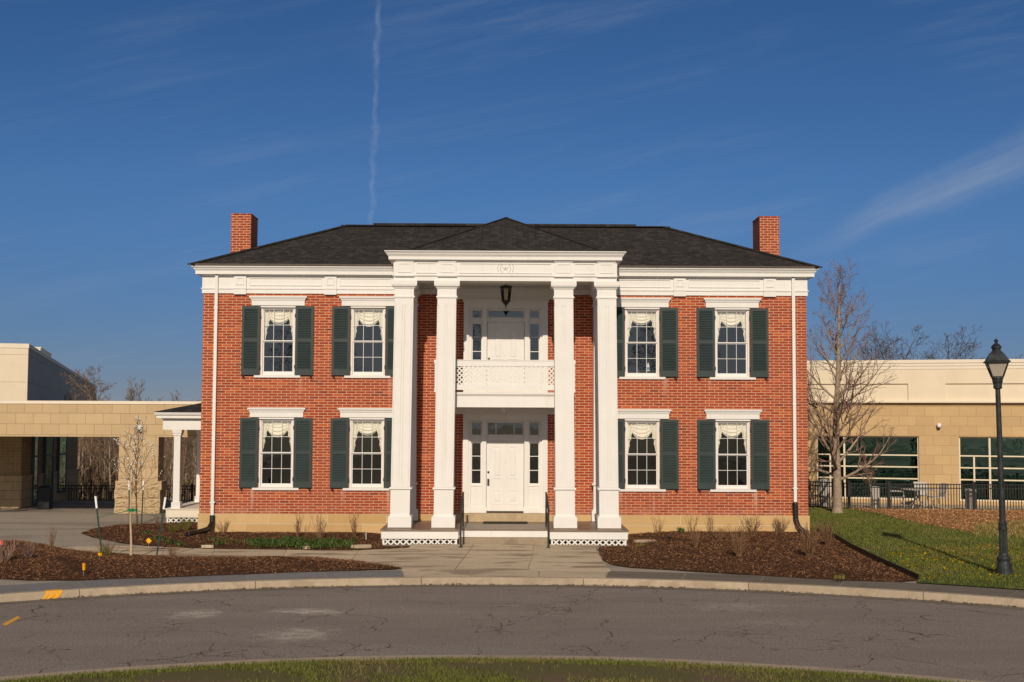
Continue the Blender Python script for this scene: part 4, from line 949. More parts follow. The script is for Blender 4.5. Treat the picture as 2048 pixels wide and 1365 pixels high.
# bottle on the sill inside the upper window right of the portico
mb = MB(); mb.lathe([(.04, 0), (.045, .01), (.045, .15), (.03, .19), (.02, .2), (.02, .25), (.001, .255)], n=12); mb.lathe([(.047, .05), (.047, .12)], n=12, mi=1)
o = mb.build('bottle', [M['white_plastic'], simple('blue_label', (.12, .28, .55), .5, .1)], None, True, loc=(4.02, YF + .34, 4.52)); tag(o, 'white bottle with blue label inside upstairs window right of the portico', 'bottle')
mb = MB(); mb.box(-.28, .28, -.14, .14, 0, .03); mb.box(-.25, -.22, -.1, .1, -.67, 0); mb.box(.22, .25, -.1, .1, -.67, 0); o = mb.build('side_table', M['room'], None, loc=(4.0, YF + .46, 4.518)); tag(o, 'dim table inside the upstairs window right of the portico, under a bottle', 'table')
# white metal chair on the side porch
ch = empty('porch_chair', (-9.0, YF + 3.95, .43), R_(35), 'white metal armchair on the side porch left of the house', 'chair')
mb = MB(); mb.box(-.24, .24, -.24, .24, .40, .44); mb.build('seat', M['white_plastic'], ch)
mb = MB()
for i in range(7): mb.bar((-.22 + i * .073, .24, .44), (-.24 + i * .08, .36, .95), .02, .012)
mb.bar((-.26, .36, .95), (.26, .36, .95), .03, .03); mb.build('backrest', M['white_plastic'], ch)
for s in (-1, 1):
    mb = MB(); mb.tube([(s * .25, .26, .62), (s * .27, .0, .66), (s * .27, -.24, .64), (s * .25, -.26, .42)], .014, 6); mb.build('armrest', M['white_plastic'], ch)
    mb = MB(); mb.tube([(s * .24, -.22, .42), (s * .24, -.27, .0)], .014, 6); mb.build('leg', M['white_plastic'], ch); mb = MB(); mb.tube([(s * .24, .22, .42), (s * .24, .30, .0)], .014, 6); mb.build('leg', M['white_plastic'], ch)
# ================================================================== NEIGHBOURING BUILDINGS
# --- stone portal (covered walk) on the left
YC = 41.7
can = empty('stone_portal', (0, YC, 0), 0, 'tan cut-stone covered walkway with white coping left of the brick house', 'covered walkway')
def cz(px, py): p = at(px, py, YC); return p.x, p.z
xL, xR = -23.0, -8.9
zb = cz(200, 874)[1]; zt = cz(200, 809)[1]; ztop = cz(200, 802.5)[1]
p0, p1 = cz(236, 900)[0], cz(318.5, 900)[0]
mb = MB(); mb.box(xL, xR, 0, .72, zb, zt); mb.box(p0 + .03, p1 - .03, .01, .68, 1.06, zb)
mb.build('beam', M['stone'], can)
# rock-faced lower part of the pillar: bulging courses
rs = np.random.RandomState(4)
mb = MB(); zc = -.1
for k in range(4):
    h = (1.06 + .1) / 4; nx_ = 3; xs = [p0 - .05 + (p1 - p0 + .1) * (i / nx_ + (rs.uniform(-.06, .06) if 0 < i < nx_ else 0)) for i in range(nx_ + 1)]
    for i in range(nx_):
        a, b = xs[i] + .004, xs[i + 1] - .004; G = 6; d = rs.uniform(.02, .06)
        for y0, sg in ((-.01, -1),):
            bb = len(mb.v)
            for u in range(G + 1):
                for v in range(G + 1):
                    e = min(u, G - u, v, G - v); off = 0 if e == 0 else d * (.6 + .4 * min(e, 2) / 2) + rs.uniform(-.022, .022)
                    mb.v.append((a + (b - a) * u / G, y0 + sg * off, zc + .004 + (h - .008) * v / G))
            for u in range(G):
                for v in range(G): q = bb + u * (G + 1) + v; mb.f.append((q, q + G + 1, q + G + 2, q + 1)); mb.m.append(0)
        dl, dr = (rs.uniform(.0, .05) if i == 0 else 0), (rs.uniform(.0, .06) if i == nx_ - 1 else 0)
        mb.box(a - dl, b + dr, -.008, .70, zc + .002, zc + h - .002)
    zc += h
mb.build('rough_pillar_base', M['rough_stone'], can)
mb = MB(); ring_prof(mb, xL, xR, 0, .72, [(0, zt + .003), (.03, zt + .01), (.03, ztop), (0, ztop + .005)]); mb.build('coping', M['cream_trim'], can)
mb = MB(); mb.box(xL, -12.0, .73, 7.6, zb + .06, zt - .1); mb.build('added_shade_roof', M['cream'], can)  # unseen roof slab, added to keep the annex and paving behind in shade
mb = MB(); mb.box(-14.7, -14.0, 6.9, 7.55, -.3, zb + .05); mb.build('rear_pillar', M['stone'], can)
def camera_dome(name, x, y, z, lab):
    o_ = MB(); o_.box(-.05, .05, -.04, .0, -.06, .06); o_.lathe([(.001, -.13), (.05, -.115), (.075, -.06), (.078, .02), (.05, .055), (.001, .06)], (0, -.11, .02), 14); o_.lathe([(.062, -.14), (.064, -.10)], (0, -.11, .02), 12, 1)
    tag(o_.build(name, [M['white_plastic'], M['black']], None, True, loc=(x, y, z)), lab, 'security camera', 'white wall cameras')
p = at(281, 855, YC); camera_dome('security_camera', p.x, YC, p.z, 'small white wall camera on the stone portal pillar at left')

# --- low brick building seen in shade through the portal, tall cream hall above it
lb = empty('brick_annex', (-18.1, 47.1, -.25), 0, 'shaded buff brick building with tall windows seen through the stone portal', 'building')
mb = MB(); mb.box(-10, 0, 0, 6.2, 1.18, 2.95); mb.build('wall', M['buff_brick'], lb)
mb = MB(); mb.box(-10, .06, -.06, 6.26, -.1, 1.16); mb.box(-10, .09, -.09, 6.29, 1.16, 1.21); mb.build('stone_base', M['rough_stone'], lb)
for i, (y0, y1) in enumerate(((1.0, 1.5), (2.2, 3.1), (3.7, 4.6))):
    zb_ = .05 if i < 2 else .35
    mb = MB()
    for a, b, c, d in ((y0, y0 + .07, zb_, 2.75), (y1 - .07, y1, zb_, 2.75), (y0 + .07, y1 - .07, 1.85, 1.93), (y0 + .07, y1 - .07, 2.67, 2.75), (y0 + .07, y1 - .07, zb_, zb_ + .1)): mb.box(.02, .12, a, b, c, d)
    w = mb.build('window', M['shade_blue'], lb); mb = MB(); mb.face([(.10, y0 + .05, zb_ + .05), (.10, y1 - .05, zb_ + .05), (.10, y1 - .05, 2.7), (.10, y0 + .05, 2.7)]); mb.build('glass_pane', M['glass_big'], w)
HY = 62.0
hall = empty('cream_hall', (at(54, 800, HY).x, HY, 0), R_(16), 'tall flat-roofed cream hall with a grey shaded side, at the far left', 'building')
zt_h = at(54, 688, HY).z
mb = MB(); mb.box(-40, 0, 0, .3, -1.6, zt_h - .22)
for z in (zt_h - .55, zt_h - 1.9, zt_h - 3.1): mb.box(-40, .0, -.012, -.002, z, z + .012, 1)
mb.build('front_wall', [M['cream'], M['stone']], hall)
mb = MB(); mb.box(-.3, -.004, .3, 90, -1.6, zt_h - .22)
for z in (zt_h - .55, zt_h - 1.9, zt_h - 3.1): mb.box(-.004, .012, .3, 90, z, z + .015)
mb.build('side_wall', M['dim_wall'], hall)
mb = MB(); mb.box(-40, .03, -.03, 90, zt_h - .22, zt_h); mb.build('coping', M['cream_trim'], hall)
ru = MB(); ru.box(-3.2, -1.2, 23, 33, zt_h, zt_h + .95); ru.box(-3.25, -1.15, 22.95, 33.05, zt_h + .95, zt_h + 1.02); ru.build('rooftop_unit', M['cream_trim'], hall)
# --- long building on the right, turned 16 degrees
RA = R_(-16); RP = at(1616, 800, 49.0); RO = Vector((RP.x, 49.0, 0))
rb = empty('cream_and_stone_building', RO, RA, 'long low building with cream parapet over amber stone and wide windows, right of the house', 'building')
rd, rn = Vector((math.cos(RA), math.sin(RA), 0)), Vector((math.sin(RA), -math.cos(RA), 0))
def onR(px, py, off=0.0):
    d = ray(px, py); o = RO + rn * off; E_ = Vector((0, 0, EYE)); t = (o - E_).dot(rn) / d.dot(rn); P = E_ + d * t; return (P - RO).dot(rd), P.z
zs = [onR(1700, y)[1] for y in (872, 998, 806, 809)]
zwt, zwb, zst, _ = zs; ztopR = onR(1640, 722)[1]
w1 = (onR(1633, 900)[0], onR(1838, 900)[0]); w2 = (onR(1918, 900)[0], onR(1918, 900)[0] + (w1[1] - w1[0]) * 1.05)
w0 = (w1[0] - (w2[0] - w1[0]), w1[1] - (w2[0] - w1[0])); w3 = (2 * w2[0] - w1[0], 2 * w2[1] - w1[1])
RXA, RXB = -9.0, 24.0
mb = MB(); holed(mb, RXA, RXB, -.6, zst, [(a, b, zwb, zwt) for a, b in (w0, w1, w2, w3)], 0, .28); mb.box(RXA, RXB, .9, 14, -.6, zst)
mb.build('stone_wall', M['stone_right'], rb, recalc=False)
mb = MB(); u1, u2 = onR(1816, 780)[0], onR(1891, 780)[0]; zp0, zp1 = onR(1816, 803)[1], onR(1816, 768)[1]
holed(mb, RXA, RXB, zst + .08, ztopR - .36, [(RXA + .3, u1, zp0, zp1), (u2, u2 + 8.5, zp0, zp1)], -.10, .07); mb.box(RXA, RXB, -.03, 14, zst + .08, ztopR - .36)
mb.build('parapet_wall', M['cream'], rb, recalc=False)
mb = MB(); mb.box(RXA, RXB, -.20, .2, zst + .003, zst + .078); mb.build('ledge', M['cream_trim'], rb)
mb = MB(); mb.box(RXA, RXB, -.12, 14, ztopR - .357, ztopR - .24); mb.box(RXA, RXB, -.145, 14, ztopR - .237, ztopR - .13); mb.box(RXA, RXB, -.175, 14, ztopR - .127, ztopR); mb.build('cornice', M['cream_trim'], rb)
for wi, (a, b) in enumerate((w1, w2, w3)):
    mb = MB(); W_w = b - a; zz = [zwt - (zwt - zwb) * f for f in (0, .30, .485, .67, 1)]
    mb.box(a, a + .05, .10, .2, zwb, zwt); mb.box(b - .05, b, .10, .2, zwb, zwt); mb.box(a, b, .10, .2, zwt - .05, zwt); mb.box(a, b, .09, .2, zwb, zwb + .06)
    for z in zz[1:-1]: mb.box(a + .05, b - .05, .105, .19, z - .024, z + .024)
    m1 = a + W_w * .275; m2 = a + W_w * .135; mb.box(m1 - .035, m1 + .035, .10, .195, zwb + .06, zwt - .05)
    mb.box(m2 - .03, m2 + .03, .107, .185, zz[3] - .4, zz[1] - .03) if False else mb.box(m2 - .03, m2 + .03, .107, .185, zwb + .06, zz[1] - .03)
    w = mb.build('window', M['cream'], rb)
    mb = MB(); mb.face([(a, .15, zwb), (b, .15, zwb), (b, .15, zwt), (a, .15, zwt)]); mb.build('glass_pane', M['glass_big'], w)
mb = MB(); mb.box(RXA, RXB, .5, .52, -.6, zst); mb.build('dark_backing_sheet', M['room'], rb)  # dark sheet behind the panes, painted in place of a shaded room
u, z = onR(1876, 851, .0); P = RO + rd * u; o_ = camera_dome('security_camera', P.x, P.y, z, 'small white wall camera on the amber stone wall at right')
PATIO = [(8.5, 45.8), (11.5, 44.62), (14, 43.62), (30, 42.92), (34, 43.5), (34, 44.0)] + [tuple((RO + rd * q)[:2]) for q in (10, 0, -3.4)]
tag(sheet('patio', PATIO, flatz(-.02), M['walk'], 1.2), kind='structure')

# ================================================================== FENCES
def fence(pts, h, z0, nbar, lab, postpx=None, sp=.115, base=None):
    f = empty('iron_fence', (pts[0][0], pts[0][1], 0), 0, lab, 'fence', 'black iron fences'); O = Vector((pts[0][0], pts[0][1], 0)); bars = MB(); rails = MB()
    for a, b in zip(pts, pts[1:]):
        a, b = Vector((a[0], a[1], 0)) - O, Vector((b[0], b[1], 0)) - O; L = (b - a).length; n = int(L / sp); d = (b - a) / L
        for i in range(1, n): p = a + d * (i * L / n); bars.bar((p.x, p.y, z0 + .06), (p.x, p.y, z0 + h), .026, .024, 0, d)
        for z in (z0 + .10, z0 + h - .16, z0 + h - .03): rails.bar(a + Vector((0, 0, z)), b + Vector((0, 0, z)), .032, .032)
    bars.build('pickets', M['black'], f); rails.build('rails', M['black'], f)
    k = 0
    for a, b in zip(pts, pts[1:]):
        a, b = Vector((a[0], a[1], 0)) - O, Vector((b[0], b[1], 0)) - O; L = (b - a).length; n = max(1, round(L / 2.3))
        for i in range(n + (1 if b == Vector((pts[-1][0], pts[-1][1], 0)) - O else 0)):
            p = a + (b - a) * (i / n); mb = MB(); mb.box(p.x - .045, p.x + .045, p.y - .045, p.y + .045, z0 - .3, z0 + h + .04); mb.lathe([(.07, 0), (.07, .02), (.001, .05)], (p.x, p.y, z0 + h + .04), 4, 0, math.pi / 4); mb.build('post', M['black'], f)
    return f
fence([(8.5, 45.7), (10.95, 45.2), (12.1, 44.05), (13.4, 43.75), (16.3, 43.55), (28, 42.8)], 1.0, -.02, 0, 'black picket fence round the patio at right, in front of the amber building', sp=.095)
fence([(-19.0, 52.0), (-15.6, 52.0), (-12.9, 52.0), (-6, 52.0)], 1.22, -.86, 0, 'black picket fence behind the stone portal, in front of the woods', sp=.10)

# ================================================================== TREES
class Tubes:
    def __init__(s): s.V = []; s.F = []; s.n = 0
    def add(s, P, R, k):
        P = np.asarray(P); n = len(P); T = np.gradient(P, axis=0); T /= np.linalg.norm(T, axis=1)[:, None] + 1e-9
        ref = np.array([0, 0, 1.]) if abs(T[0, 2]) < .9 else np.array([1., 0, 0]); A = np.cross(T, ref); A /= np.linalg.norm(A, axis=1)[:, None] + 1e-9; B = np.cross(T, A)
        th = np.arange(k) * 2 * np.pi / k; ring = P[:, None, :] + (A[:, None, :] * np.cos(th)[None, :, None] + B[:, None, :] * np.sin(th)[None, :, None]) * np.asarray(R)[:, None, None]
        s.V.append(ring.reshape(-1, 3)); i = np.arange(n - 1)[:, None] * k; j = np.arange(k)[None, :]
        s.F.append((np.stack([i + j, i + (j + 1) % k, i + k + (j + 1) % k, i + k + j], -1).reshape(-1, 4) + s.n)); s.n += n * k
    def build(s, name, mat_, parent): return raw_mesh(name, np.concatenate(s.V), np.concatenate(s.F), mat_, parent, True)
def branch_path(rs, p, d, L, n, up, wig):
    P = [np.array(p)]; d = np.array(d, float)
    for i in range(n):
        d = d + np.array([0, 0, up / n]) + rs.normal(0, wig, 3); d /= np.linalg.norm(d); P.append(P[-1] + d * L / n)
    return np.array(P)
def side_dir(rs, d, ang, az):
    d = d / np.linalg.norm(d); a = np.cross(d, [0, 0, 1.] if abs(d[2]) < .95 else [1., 0, 0]); a /= np.linalg.norm(a); b = np.cross(d, a)
    return d * math.cos(ang) + (a * math.cos(az) + b * math.sin(az)) * math.sin(ang)
def grow(rs, T, C, p, d, L, r, lvl, S, tips):
    n = (9, 7, 5, 4, 3)[min(lvl, 4)]; P = branch_path(rs, p, d, L, n, S['up'][lvl], S['wig'][lvl]); rt = max(r * S['taper'][lvl], S['rmin'])
    R = np.linspace(r, rt, n + 1); (T if lvl <= S['trunk_lvl'] else C).add(P, R, (8, 5, 4, 3, 3)[min(lvl, 4)])
    if lvl + 1 >= S['levels']: tips.append(P[-1]); tips.append(P[len(P) // 2]); return
    m = S['n'][lvl]; m = int(m * (.75 + .5 * rs.rand()))
    az = rs.uniform(0, 6.28)
    for i in range(m):
        t = S['start'][lvl] + (1 - S['start'][lvl]) * (i + rs.uniform(.1, .9)) / m; x = t * n; k = min(int(x), n - 1); q = P[k] + (P[k + 1] - P[k]) * (x - k); dd = P[k + 1] - P[k]; az += 2.4 + rs.uniform(-.5, .5)
        ln = L * S['ratio'][lvl] * (S['prof'](t) if lvl == 0 and 'prof' in S else (1.1 - .65 * t)) * rs.uniform(.75, 1.2)
        ang = S['ang'][lvl] * rs.uniform(.75, 1.25) * ((1.15 - .5 * t) if lvl == 0 else 1)
        grow(rs, T, C, q, side_dir(rs, dd, ang, az), ln, max((R[k] * S['rr'][lvl]), S['rmin']), lvl + 1, S, tips)
def make_tree(name, seed, H, r0, S, bark, twig, label, cat='tree', group=None, loc=(0, 0, 0), rz=0, lean=(0, 0), buds=None, budn=0, budsize=.02):
    rs = np.random.RandomState(seed); T, C, tips = Tubes(), Tubes(), []; root = empty(name, loc, rz, label, cat, group)
    grow(rs, T, C, (0, 0, -.06), (lean[0], lean[1], 1), H, r0, 0, S, tips)
    T.add(np.array([[0, 0, -.1], [0, 0, .05], [lean[0] * .2, lean[1] * .2, .25]]), [r0 * 1.5, r0 * 1.22, r0 * 1.0], 10)
    tr = T.build('trunk', bark, root); cr = C.build('crown', twig, root)
    if buds:
        V = []; F = []
        for i in rs.choice(len(tips), min(budn, len(tips)), False):
            for q in range(rs.randint(1, 4)):
                c = tips[i] + rs.normal(0, .035, 3); s = budsize * rs.uniform(.6, 1.3); b = len(V); a, e = rs.normal(0, 1, 3), rs.normal(0, 1, 3); a /= np.linalg.norm(a); e -= a * (a @ e); e /= np.linalg.norm(e); f = np.cross(a, e)
                V += [c + a * s, c + e * s, c - a * s, c - e * s, c + f * s * .7, c - f * s * .7]
                F += [(b, b + 1, b + 4), (b + 1, b + 2, b + 4), (b + 2, b + 3, b + 4), (b + 3, b, b + 4), (b + 1, b, b + 5), (b + 2, b + 1, b + 5), (b + 3, b + 2, b + 5), (b, b + 3, b + 5)]
        raw_mesh('blossom' if budsize > .015 else 'buds', V, F, buds, cr)
    return root
S_main = dict(levels=4, n=(38, 10, 5), start=(.14, .14, .2), up=(.0, .62, .45, .3), wig=(.018, .06, .09, .12), taper=(.10, .16, .3, .5), rmin=.0042, trunk_lvl=1, ratio=(.44, .46, .5), ang=(R_(62), R_(38), R_(36)), rr=(.40, .55, .7), prof=lambda t: 1.10 - .85 * t if t > .22 else .75 + 1.0 * t)
t1 = gr(1675, 1030)
make_tree('bare_tree', 12, 7.9, .165, S_main, M['bark'], M['red_twig'], 'tall bare tree with upswept reddish twigs on the lawn right of the house', loc=(t1.x, t1.y, 0), lean=(.0, .0), buds=M['twig'], budn=1500, budsize=.014)
# woodland trees: several kinds, then copies
S_oak = dict(levels=5, n=(9, 7, 6, 4), start=(.28, .25, .25, .2), up=(.0, .35, .25, .15, .1), wig=(.05, .10, .13, .16, .2), taper=(.30, .2, .25, .4, .5), rmin=.008, trunk_lvl=1, ratio=(.62, .62, .55, .5), ang=(R_(48), R_(46), R_(44), R_(42)), rr=(.55, .55, .6, .7))
S_thin = dict(levels=4, n=(16, 9, 6), start=(.30, .2, .2), up=(.0, .6, .3, .2), wig=(.03, .07, .1, .13), taper=(.15, .2, .3, .5), rmin=.010, trunk_lvl=0, ratio=(.42, .5, .5), ang=(R_(42), R_(38), R_(38)), rr=(.42, .55, .7))
def far_spot(px, Y): return Vector((at(px, 800, Y).x, Y, land(0, Y)))
GW = 'bare trees in the woods behind the buildings'
q = far_spot(196, 72); oakL = make_tree('bare_tree', 21, 6.1, .11, S_oak, M['bark'], M['wood_twig'], 'pale bare tree over the portal coping next to the cream hall', group=GW, loc=q)
q = far_spot(268, 80); thin = make_tree('bare_tree', 22, 6.4, .08, S_thin, M['bark'], M['wood_twig'], 'smaller bare tree over the portal coping, right of the pale one', group=GW, loc=q)
q = far_spot(1735, 74); oakR = make_tree('bare_tree', 23, 8.1, .17, S_oak, M['dark_twig'], M['dark_twig'], 'dark bare tree over the right roof, partly behind the tall reddish tree', group=GW, loc=q)
copy_tree(oakR, None, far_spot(1822, 76), 2.0, 'dark spreading bare tree over the cream roof, between tall tree and lamp', scale=1.09)
copy_tree(oakR, None, far_spot(1902, 82), 4.1, 'dark bare tree over the cream roof, next left of the street lamp', scale=1.13)
copy_tree(oakR, None, far_spot(1780, 86), 3.1, 'faint bare tree top over the cream roof, lowest of those left of the lamp', scale=1.02)
copy_tree(thin, None, far_spot(1962, 90), 1.1, 'thin bare tree top just over the roof at the lamp head', scale=1.36)
copy_tree(thin, None, far_spot(2028, 86), 2.2, 'thin bare tree top over the roof at the right edge', scale=1.30)
lowlab = 'bare brown woodland tree seen through the openings of the stone portal'
rs = random.Random(9)
for i, (px, Y) in enumerate([(158, 58), (172, 62), (186, 57), (199, 66), (212, 60), (226, 57), (330, 62), (346, 58), (372, 60), (386, 66), (150, 70), (238, 70), (358, 72), (206, 76), (178, 80), (394, 58), (340, 78), (163, 66)]):
    copy_tree((thin, oakL)[i % 2], None, far_spot(px, Y), rs.uniform(0, 6), lowlab, 'bare trees seen through the stone portal', scale=(EYE + 26 * Y / 2500 - land(0, Y)) / (6.2, 6.9)[i % 2] * rs.uniform(.78, .96))
for i, (x, y, s) in enumerate(((-16, -34, 1.7), (-6, -48, 2.1), (5, -38, 1.6), (15, -44, 2.0), (27, -36, 1.7), (-27, -46, 1.9))): copy_tree(oakL, None, (x, y, -.3), i * 1.3, 'bare tree mirrored in the dark window glass of the brick house', 'bare trees across the drive, mirrored in the windows', scale=s)
# undergrowth far behind the portal: a mass of brush
T = Tubes(); rs = np.random.RandomState(31)
for i in range(2100):
    x, y = rs.uniform(-34, -6), rs.uniform(54, 84); z = land(0, y); h = rs.uniform(.8, 3.0); d = rs.normal(0, .35, 3); d[2] = 1
    P = branch_path(rs, (x, y, z), d, h, 3, .1, .16); T.add(P, [.022, .017, .012, .008], 3)
    for j in range(3): k = rs.randint(1, 3); T.add(branch_path(rs, P[k], side_dir(rs, P[k + 1] - P[k], .7, rs.uniform(0, 6.28)), h * .45, 2, .2, .15), [.011, .008, .006], 3)
tag(T.build('woodland_brush', M['wood_twig'], None), kind='stuff')
T = Tubes()
for i in range(1500):
    x, y = rs.uniform(12, 60), rs.uniform(72, 100); z = land(0, y); h = rs.uniform(2, 7.8); d = rs.normal(0, .2, 3); d[2] = 1
    P = branch_path(rs, (x, y, z), d, h, 4, .1, .1); T.add(P, [.03, .025, .02, .015, .01], 3)
    for j in range(4): k = rs.randint(2, 4); T.add(branch_path(rs, P[k], side_dir(rs, P[k + 1] - P[k], .6, rs.uniform(0, 6.28)), h * .25, 2, .3, .15), [.013, .011, .009], 3)
tag(T.build('woodland_edge', M['wood_twig'], None), kind='stuff')
# bare tree just outside the frame at left: its shadow falls on the portal and drive
make_tree('bare_tree', 41, 7.0, .19, S_oak, M['bark'], M['twig'], 'bare tree beyond the left edge whose shadow falls on the stone portal', loc=(-18.05, 34.5, 0))

# young staked saplings
S_sap = dict(levels=4, n=(13, 5, 3), start=(.42, .15, .2), up=(.0, .5, .35, .2), wig=(.03, .08, .12, .15), taper=(.2, .3, .4, .6), rmin=.0042, trunk_lvl=0, ratio=(.34, .5, .5), ang=(R_(42), R_(38), R_(40)), rr=(.5, .6, .75))
s1, s2 = gr(262, 1118), gr(274, 1049)
s1.z = bed_z('front', s1.x, s1.y); s2.z = bed_z('house', s2.x, s2.y)
S_sap1 = dict(S_sap, n=(8, 4, 3), start=(.48, .15, .2), ratio=(.30, .5, .5))
make_tree('sapling', 51, 2.75, .030, S_sap1, M['pale_bark'], M['twig'], 'thin pale-trunked sapling tied between stakes in the front mulch bed', 'sapling', loc=s1, buds=M['blossom'], budn=26, budsize=.018)
make_tree('sapling', 55, 2.7, .028, dict(S_sap, n=(14, 5, 3), start=(.22, .15, .2), ratio=(.50, .5, .5)), M['twig'], M['twig'], 'grey sapling with white blossom in the rear bed before the stone pillar', 'sapling', loc=s2, buds=M['blossom'], budn=110, budsize=.026)
p = gr(1741, 1019); S_small = dict(S_sap, n=(22, 6, 4), start=(.42, .1, .2), ratio=(.33, .5, .5))
make_tree('sapling', 57, 1.9, .03, S_small, M['bark'], M['red_twig'], 'small red-brown ornamental tree with dense twigs at the patio fence', 'sapling', loc=(p.x, p.y - .25, .02))
GS = 'steel stakes round the saplings'
def stake(px, py, tx, ty, Y, lab, z):
    b = gr(px, py); b.z = z; t = at(tx, ty, b.y); o_ = empty('tree_stake', b, 0, lab, 'stake', GS); v = t - b; L = v.length; u = v / L
    mb = MB(); mb.bar((0, 0, -.05), u * (L - .27), .035, .012, 0, (0, 1, .1)); mb.bar((0, .012, -.05), u * (L - .27) + Vector((0, .012, 0)), .008, .03, 0, (0, 1, .1)); mb.build('steel_post', M['post_green'], o_)
    mb = MB(); mb.bar(u * (L - .27), u * L, .042, .03, 0, (0, 1, .1)); mb.build('white_tip', M['white_plastic'], o_); return t
ta = stake(204, 1119, 191, 993, 0, 'green stake with white tip, left of the pale-trunked sapling', .1)
tb = stake(313, 1119, 331, 995, 0, 'green stake with white tip, right of the pale-trunked sapling', .1)
stake(259, 1050, 258, 962, 0, 'dark stake with white tip before the stone pillar, left one of the rear pair', .05)
stake(283, 1048, 287, 962, 0, 'dark stake with white tip before the stone pillar, right one of the rear pair', .05)
mb = MB(); zt_ = 1.02; mb.lathe([(.05, -.03), (.055, -.02), (.055, .03), (.05, .035)], (0, 0, zt_), 10)
for q, w_ in ((ta, -1), (tb, 1)):
    e = Vector((q.x, q.y, .92)) - s1; mb.tube([(w_ * .04, 0, zt_), e], .006, 4)
mb.box(-.10, .10, -.03, .03, zt_ - .028, zt_ + .03)
tag(mb.build('tree_tie', M['tape'], None, loc=(s1.x, s1.y, s1.z)), 'green tie strap round the pale-trunked sapling, strung to its stakes', 'tree tie')

# ================================================================== SHRUBS AND BED PLANTS
def shrub_proto(seed, n, h, spread, upr, mat_, rad=.0055, side=4):
    rs = np.random.RandomState(seed); T = Tubes()
    for i in range(n):
        a = rs.uniform(0, 6.28); s_ = spread * math.sqrt(rs.rand()); d = np.array([math.cos(a) * s_, math.sin(a) * s_, upr]); L = h * rs.uniform(.55, 1.08)
        P = branch_path(rs, (math.cos(a) * .05 * rs.rand(), math.sin(a) * .05 * rs.rand(), -.03), d, L, 5, .35, .07); T.add(P, np.linspace(rad, rad * .5, 6), 4)
        for j in range(side): k = rs.randint(1, 5); T.add(branch_path(rs, P[k], side_dir(rs, P[k + 1] - P[k] if k < 5 else P[k] - P[k - 1], .6, rs.uniform(0, 6.28)), L * rs.uniform(.18, .42), 3, .35, .1), np.linspace(rad * .6, rad * .35, 4), 3)
    o_ = T.build('shrub', mat_, None); return o_
prot = [shrub_proto(1, 16, .62, .35, 1, M['shrub']), shrub_proto(2, 26, .55, .75, 1, M['shrub'], .005, 5), shrub_proto(3, 36, .6, .42, 1, M['shrub'], .006, 6), shrub_proto(4, 8, .6, .3, 1, M['shrub'], .005, 3), shrub_proto(5, 26, .42, .9, 1, M['red_twig'], .0055, 4), shrub_proto(6, 40, .4, 1.1, 1, M['olive_leaf'], .005, 5)]
used_p = [False] * len(prot)
GB = 'bare shrubs in the mulch beds'
for px, py, hpx, k, bed, lab, rz in [
    (447, 1069, 30, 1, 'house', 'bare fan-shaped shrub against the stone base beside the left downspout', 0),
    (596, 1074, 44, 0, 'house', 'upright bare shrub against the stone base, left one of three between downspout and porch', 1),
    (640, 1078, 46, 0, 'house', 'bare vase-shaped shrub, middle one of three against the stone base left of the porch', 2.2),
    (708, 1073, 44, 0, 'house', 'bare stemmy shrub against the stone base nearest to the porch on its left', 4.3),
    (612, 1072, 24, 3, 'house', 'few low dry stems between two upright shrubs left of the porch', .5),
    (1385, 1070, 44, 3, 'right', 'few tall bare stems against the stone base, under the window right of the porch', .3),
    (1424, 1068, 42, 3, 'right', 'thin pinkish stems against the stone base between two right-hand windows', 2),
    (1316, 1068, 40, 3, 'right', 'single curling vine stem against the stone base just right of the porch', 4),
    (1504, 1078, 46, 1, 'right', 'wide dry shrub under the last window on the right, close to the stone base', 1.5),
    (1562, 1069, 34, 1, 'right', 'spindly shrub against the stone base next to the right downspout', 3.2),
    (1392, 1100, 34, 2, 'right', 'low brown shrub in the middle of the right mulch bed, left of a taller one', .6),
    (1478, 1120, 58, 2, 'right', 'dense brown shrub at the centre front of the right mulch bed', 0),
    (1618, 1119, 62, 2, 'right', 'large dense brown shrub in the right mulch bed in front of the corner downspout', 2.6),
    (1656, 1092, 48, 2, 'right', 'thin brown shrub by the black edging at the house corner', 1.2),
    (1440, 1086, 30, 1, 'right', 'sparse shrub in the right mulch bed behind the dense central shrub', 4.9),
    (104, 1094, 38, 0, 'front', 'upright bare shrub at the rear edge of the front mulch bed beside the drive', 0.9),
    (8, 1128, 50, 4, 'front', 'reddish twiggy shrub at the left edge of the front mulch bed', 0.2),
    (58, 1122, 34, 4, 'front', 'low reddish shrub in the front bed, second from the left edge', 1.9),
    (216, 1110, 30, 4, 'front', 'low red-twigged shrub beside the left green stake', 0),
    (344, 1114, 26, 1, 'front', 'small yellowish shrub in the front bed right of the right green stake', 3.7),
    (318, 1052, 22, 4, 'house', 'low reddish shrub in the rear bed by the side porch lattice', 2.9),
    (372, 1058, 26, 5, 'house', 'low yellow-green ground plant before the side porch lattice', 0),
    (346, 1064, 20, 5, 'house', 'spreading olive ground plant in the rear bed, left of the black drain pipe', 1),
    (212, 1116, 22, 5, 'front', 'low yellow-green plant at the foot of the left green stake', 2),
    (1682, 1068, 30, 3, 'right', 'dry grassy stems on the lawn just past the house corner', 2.4)]:
    q = gr(px, py, .06); z = bed_z(bed, q.x, q.y) if inside(np.array([[q.x, q.y]]), np.array(BED[bed]))[0] else .02; base_h = (.62, .55, .6, .6, .42, .4)[k]
    sc = hpx * q.y / FPX / base_h * 1.12
    o_ = prot[k]
    if used_p[k]: o_ = o_.copy(); COL.objects.link(o_)
    used_p[k] = True; o_.location = (q.x, q.y, z); o_.rotation_euler = (0, 0, rz); o_.scale = (sc, sc, sc); tag(o_, lab, 'shrub', GB)
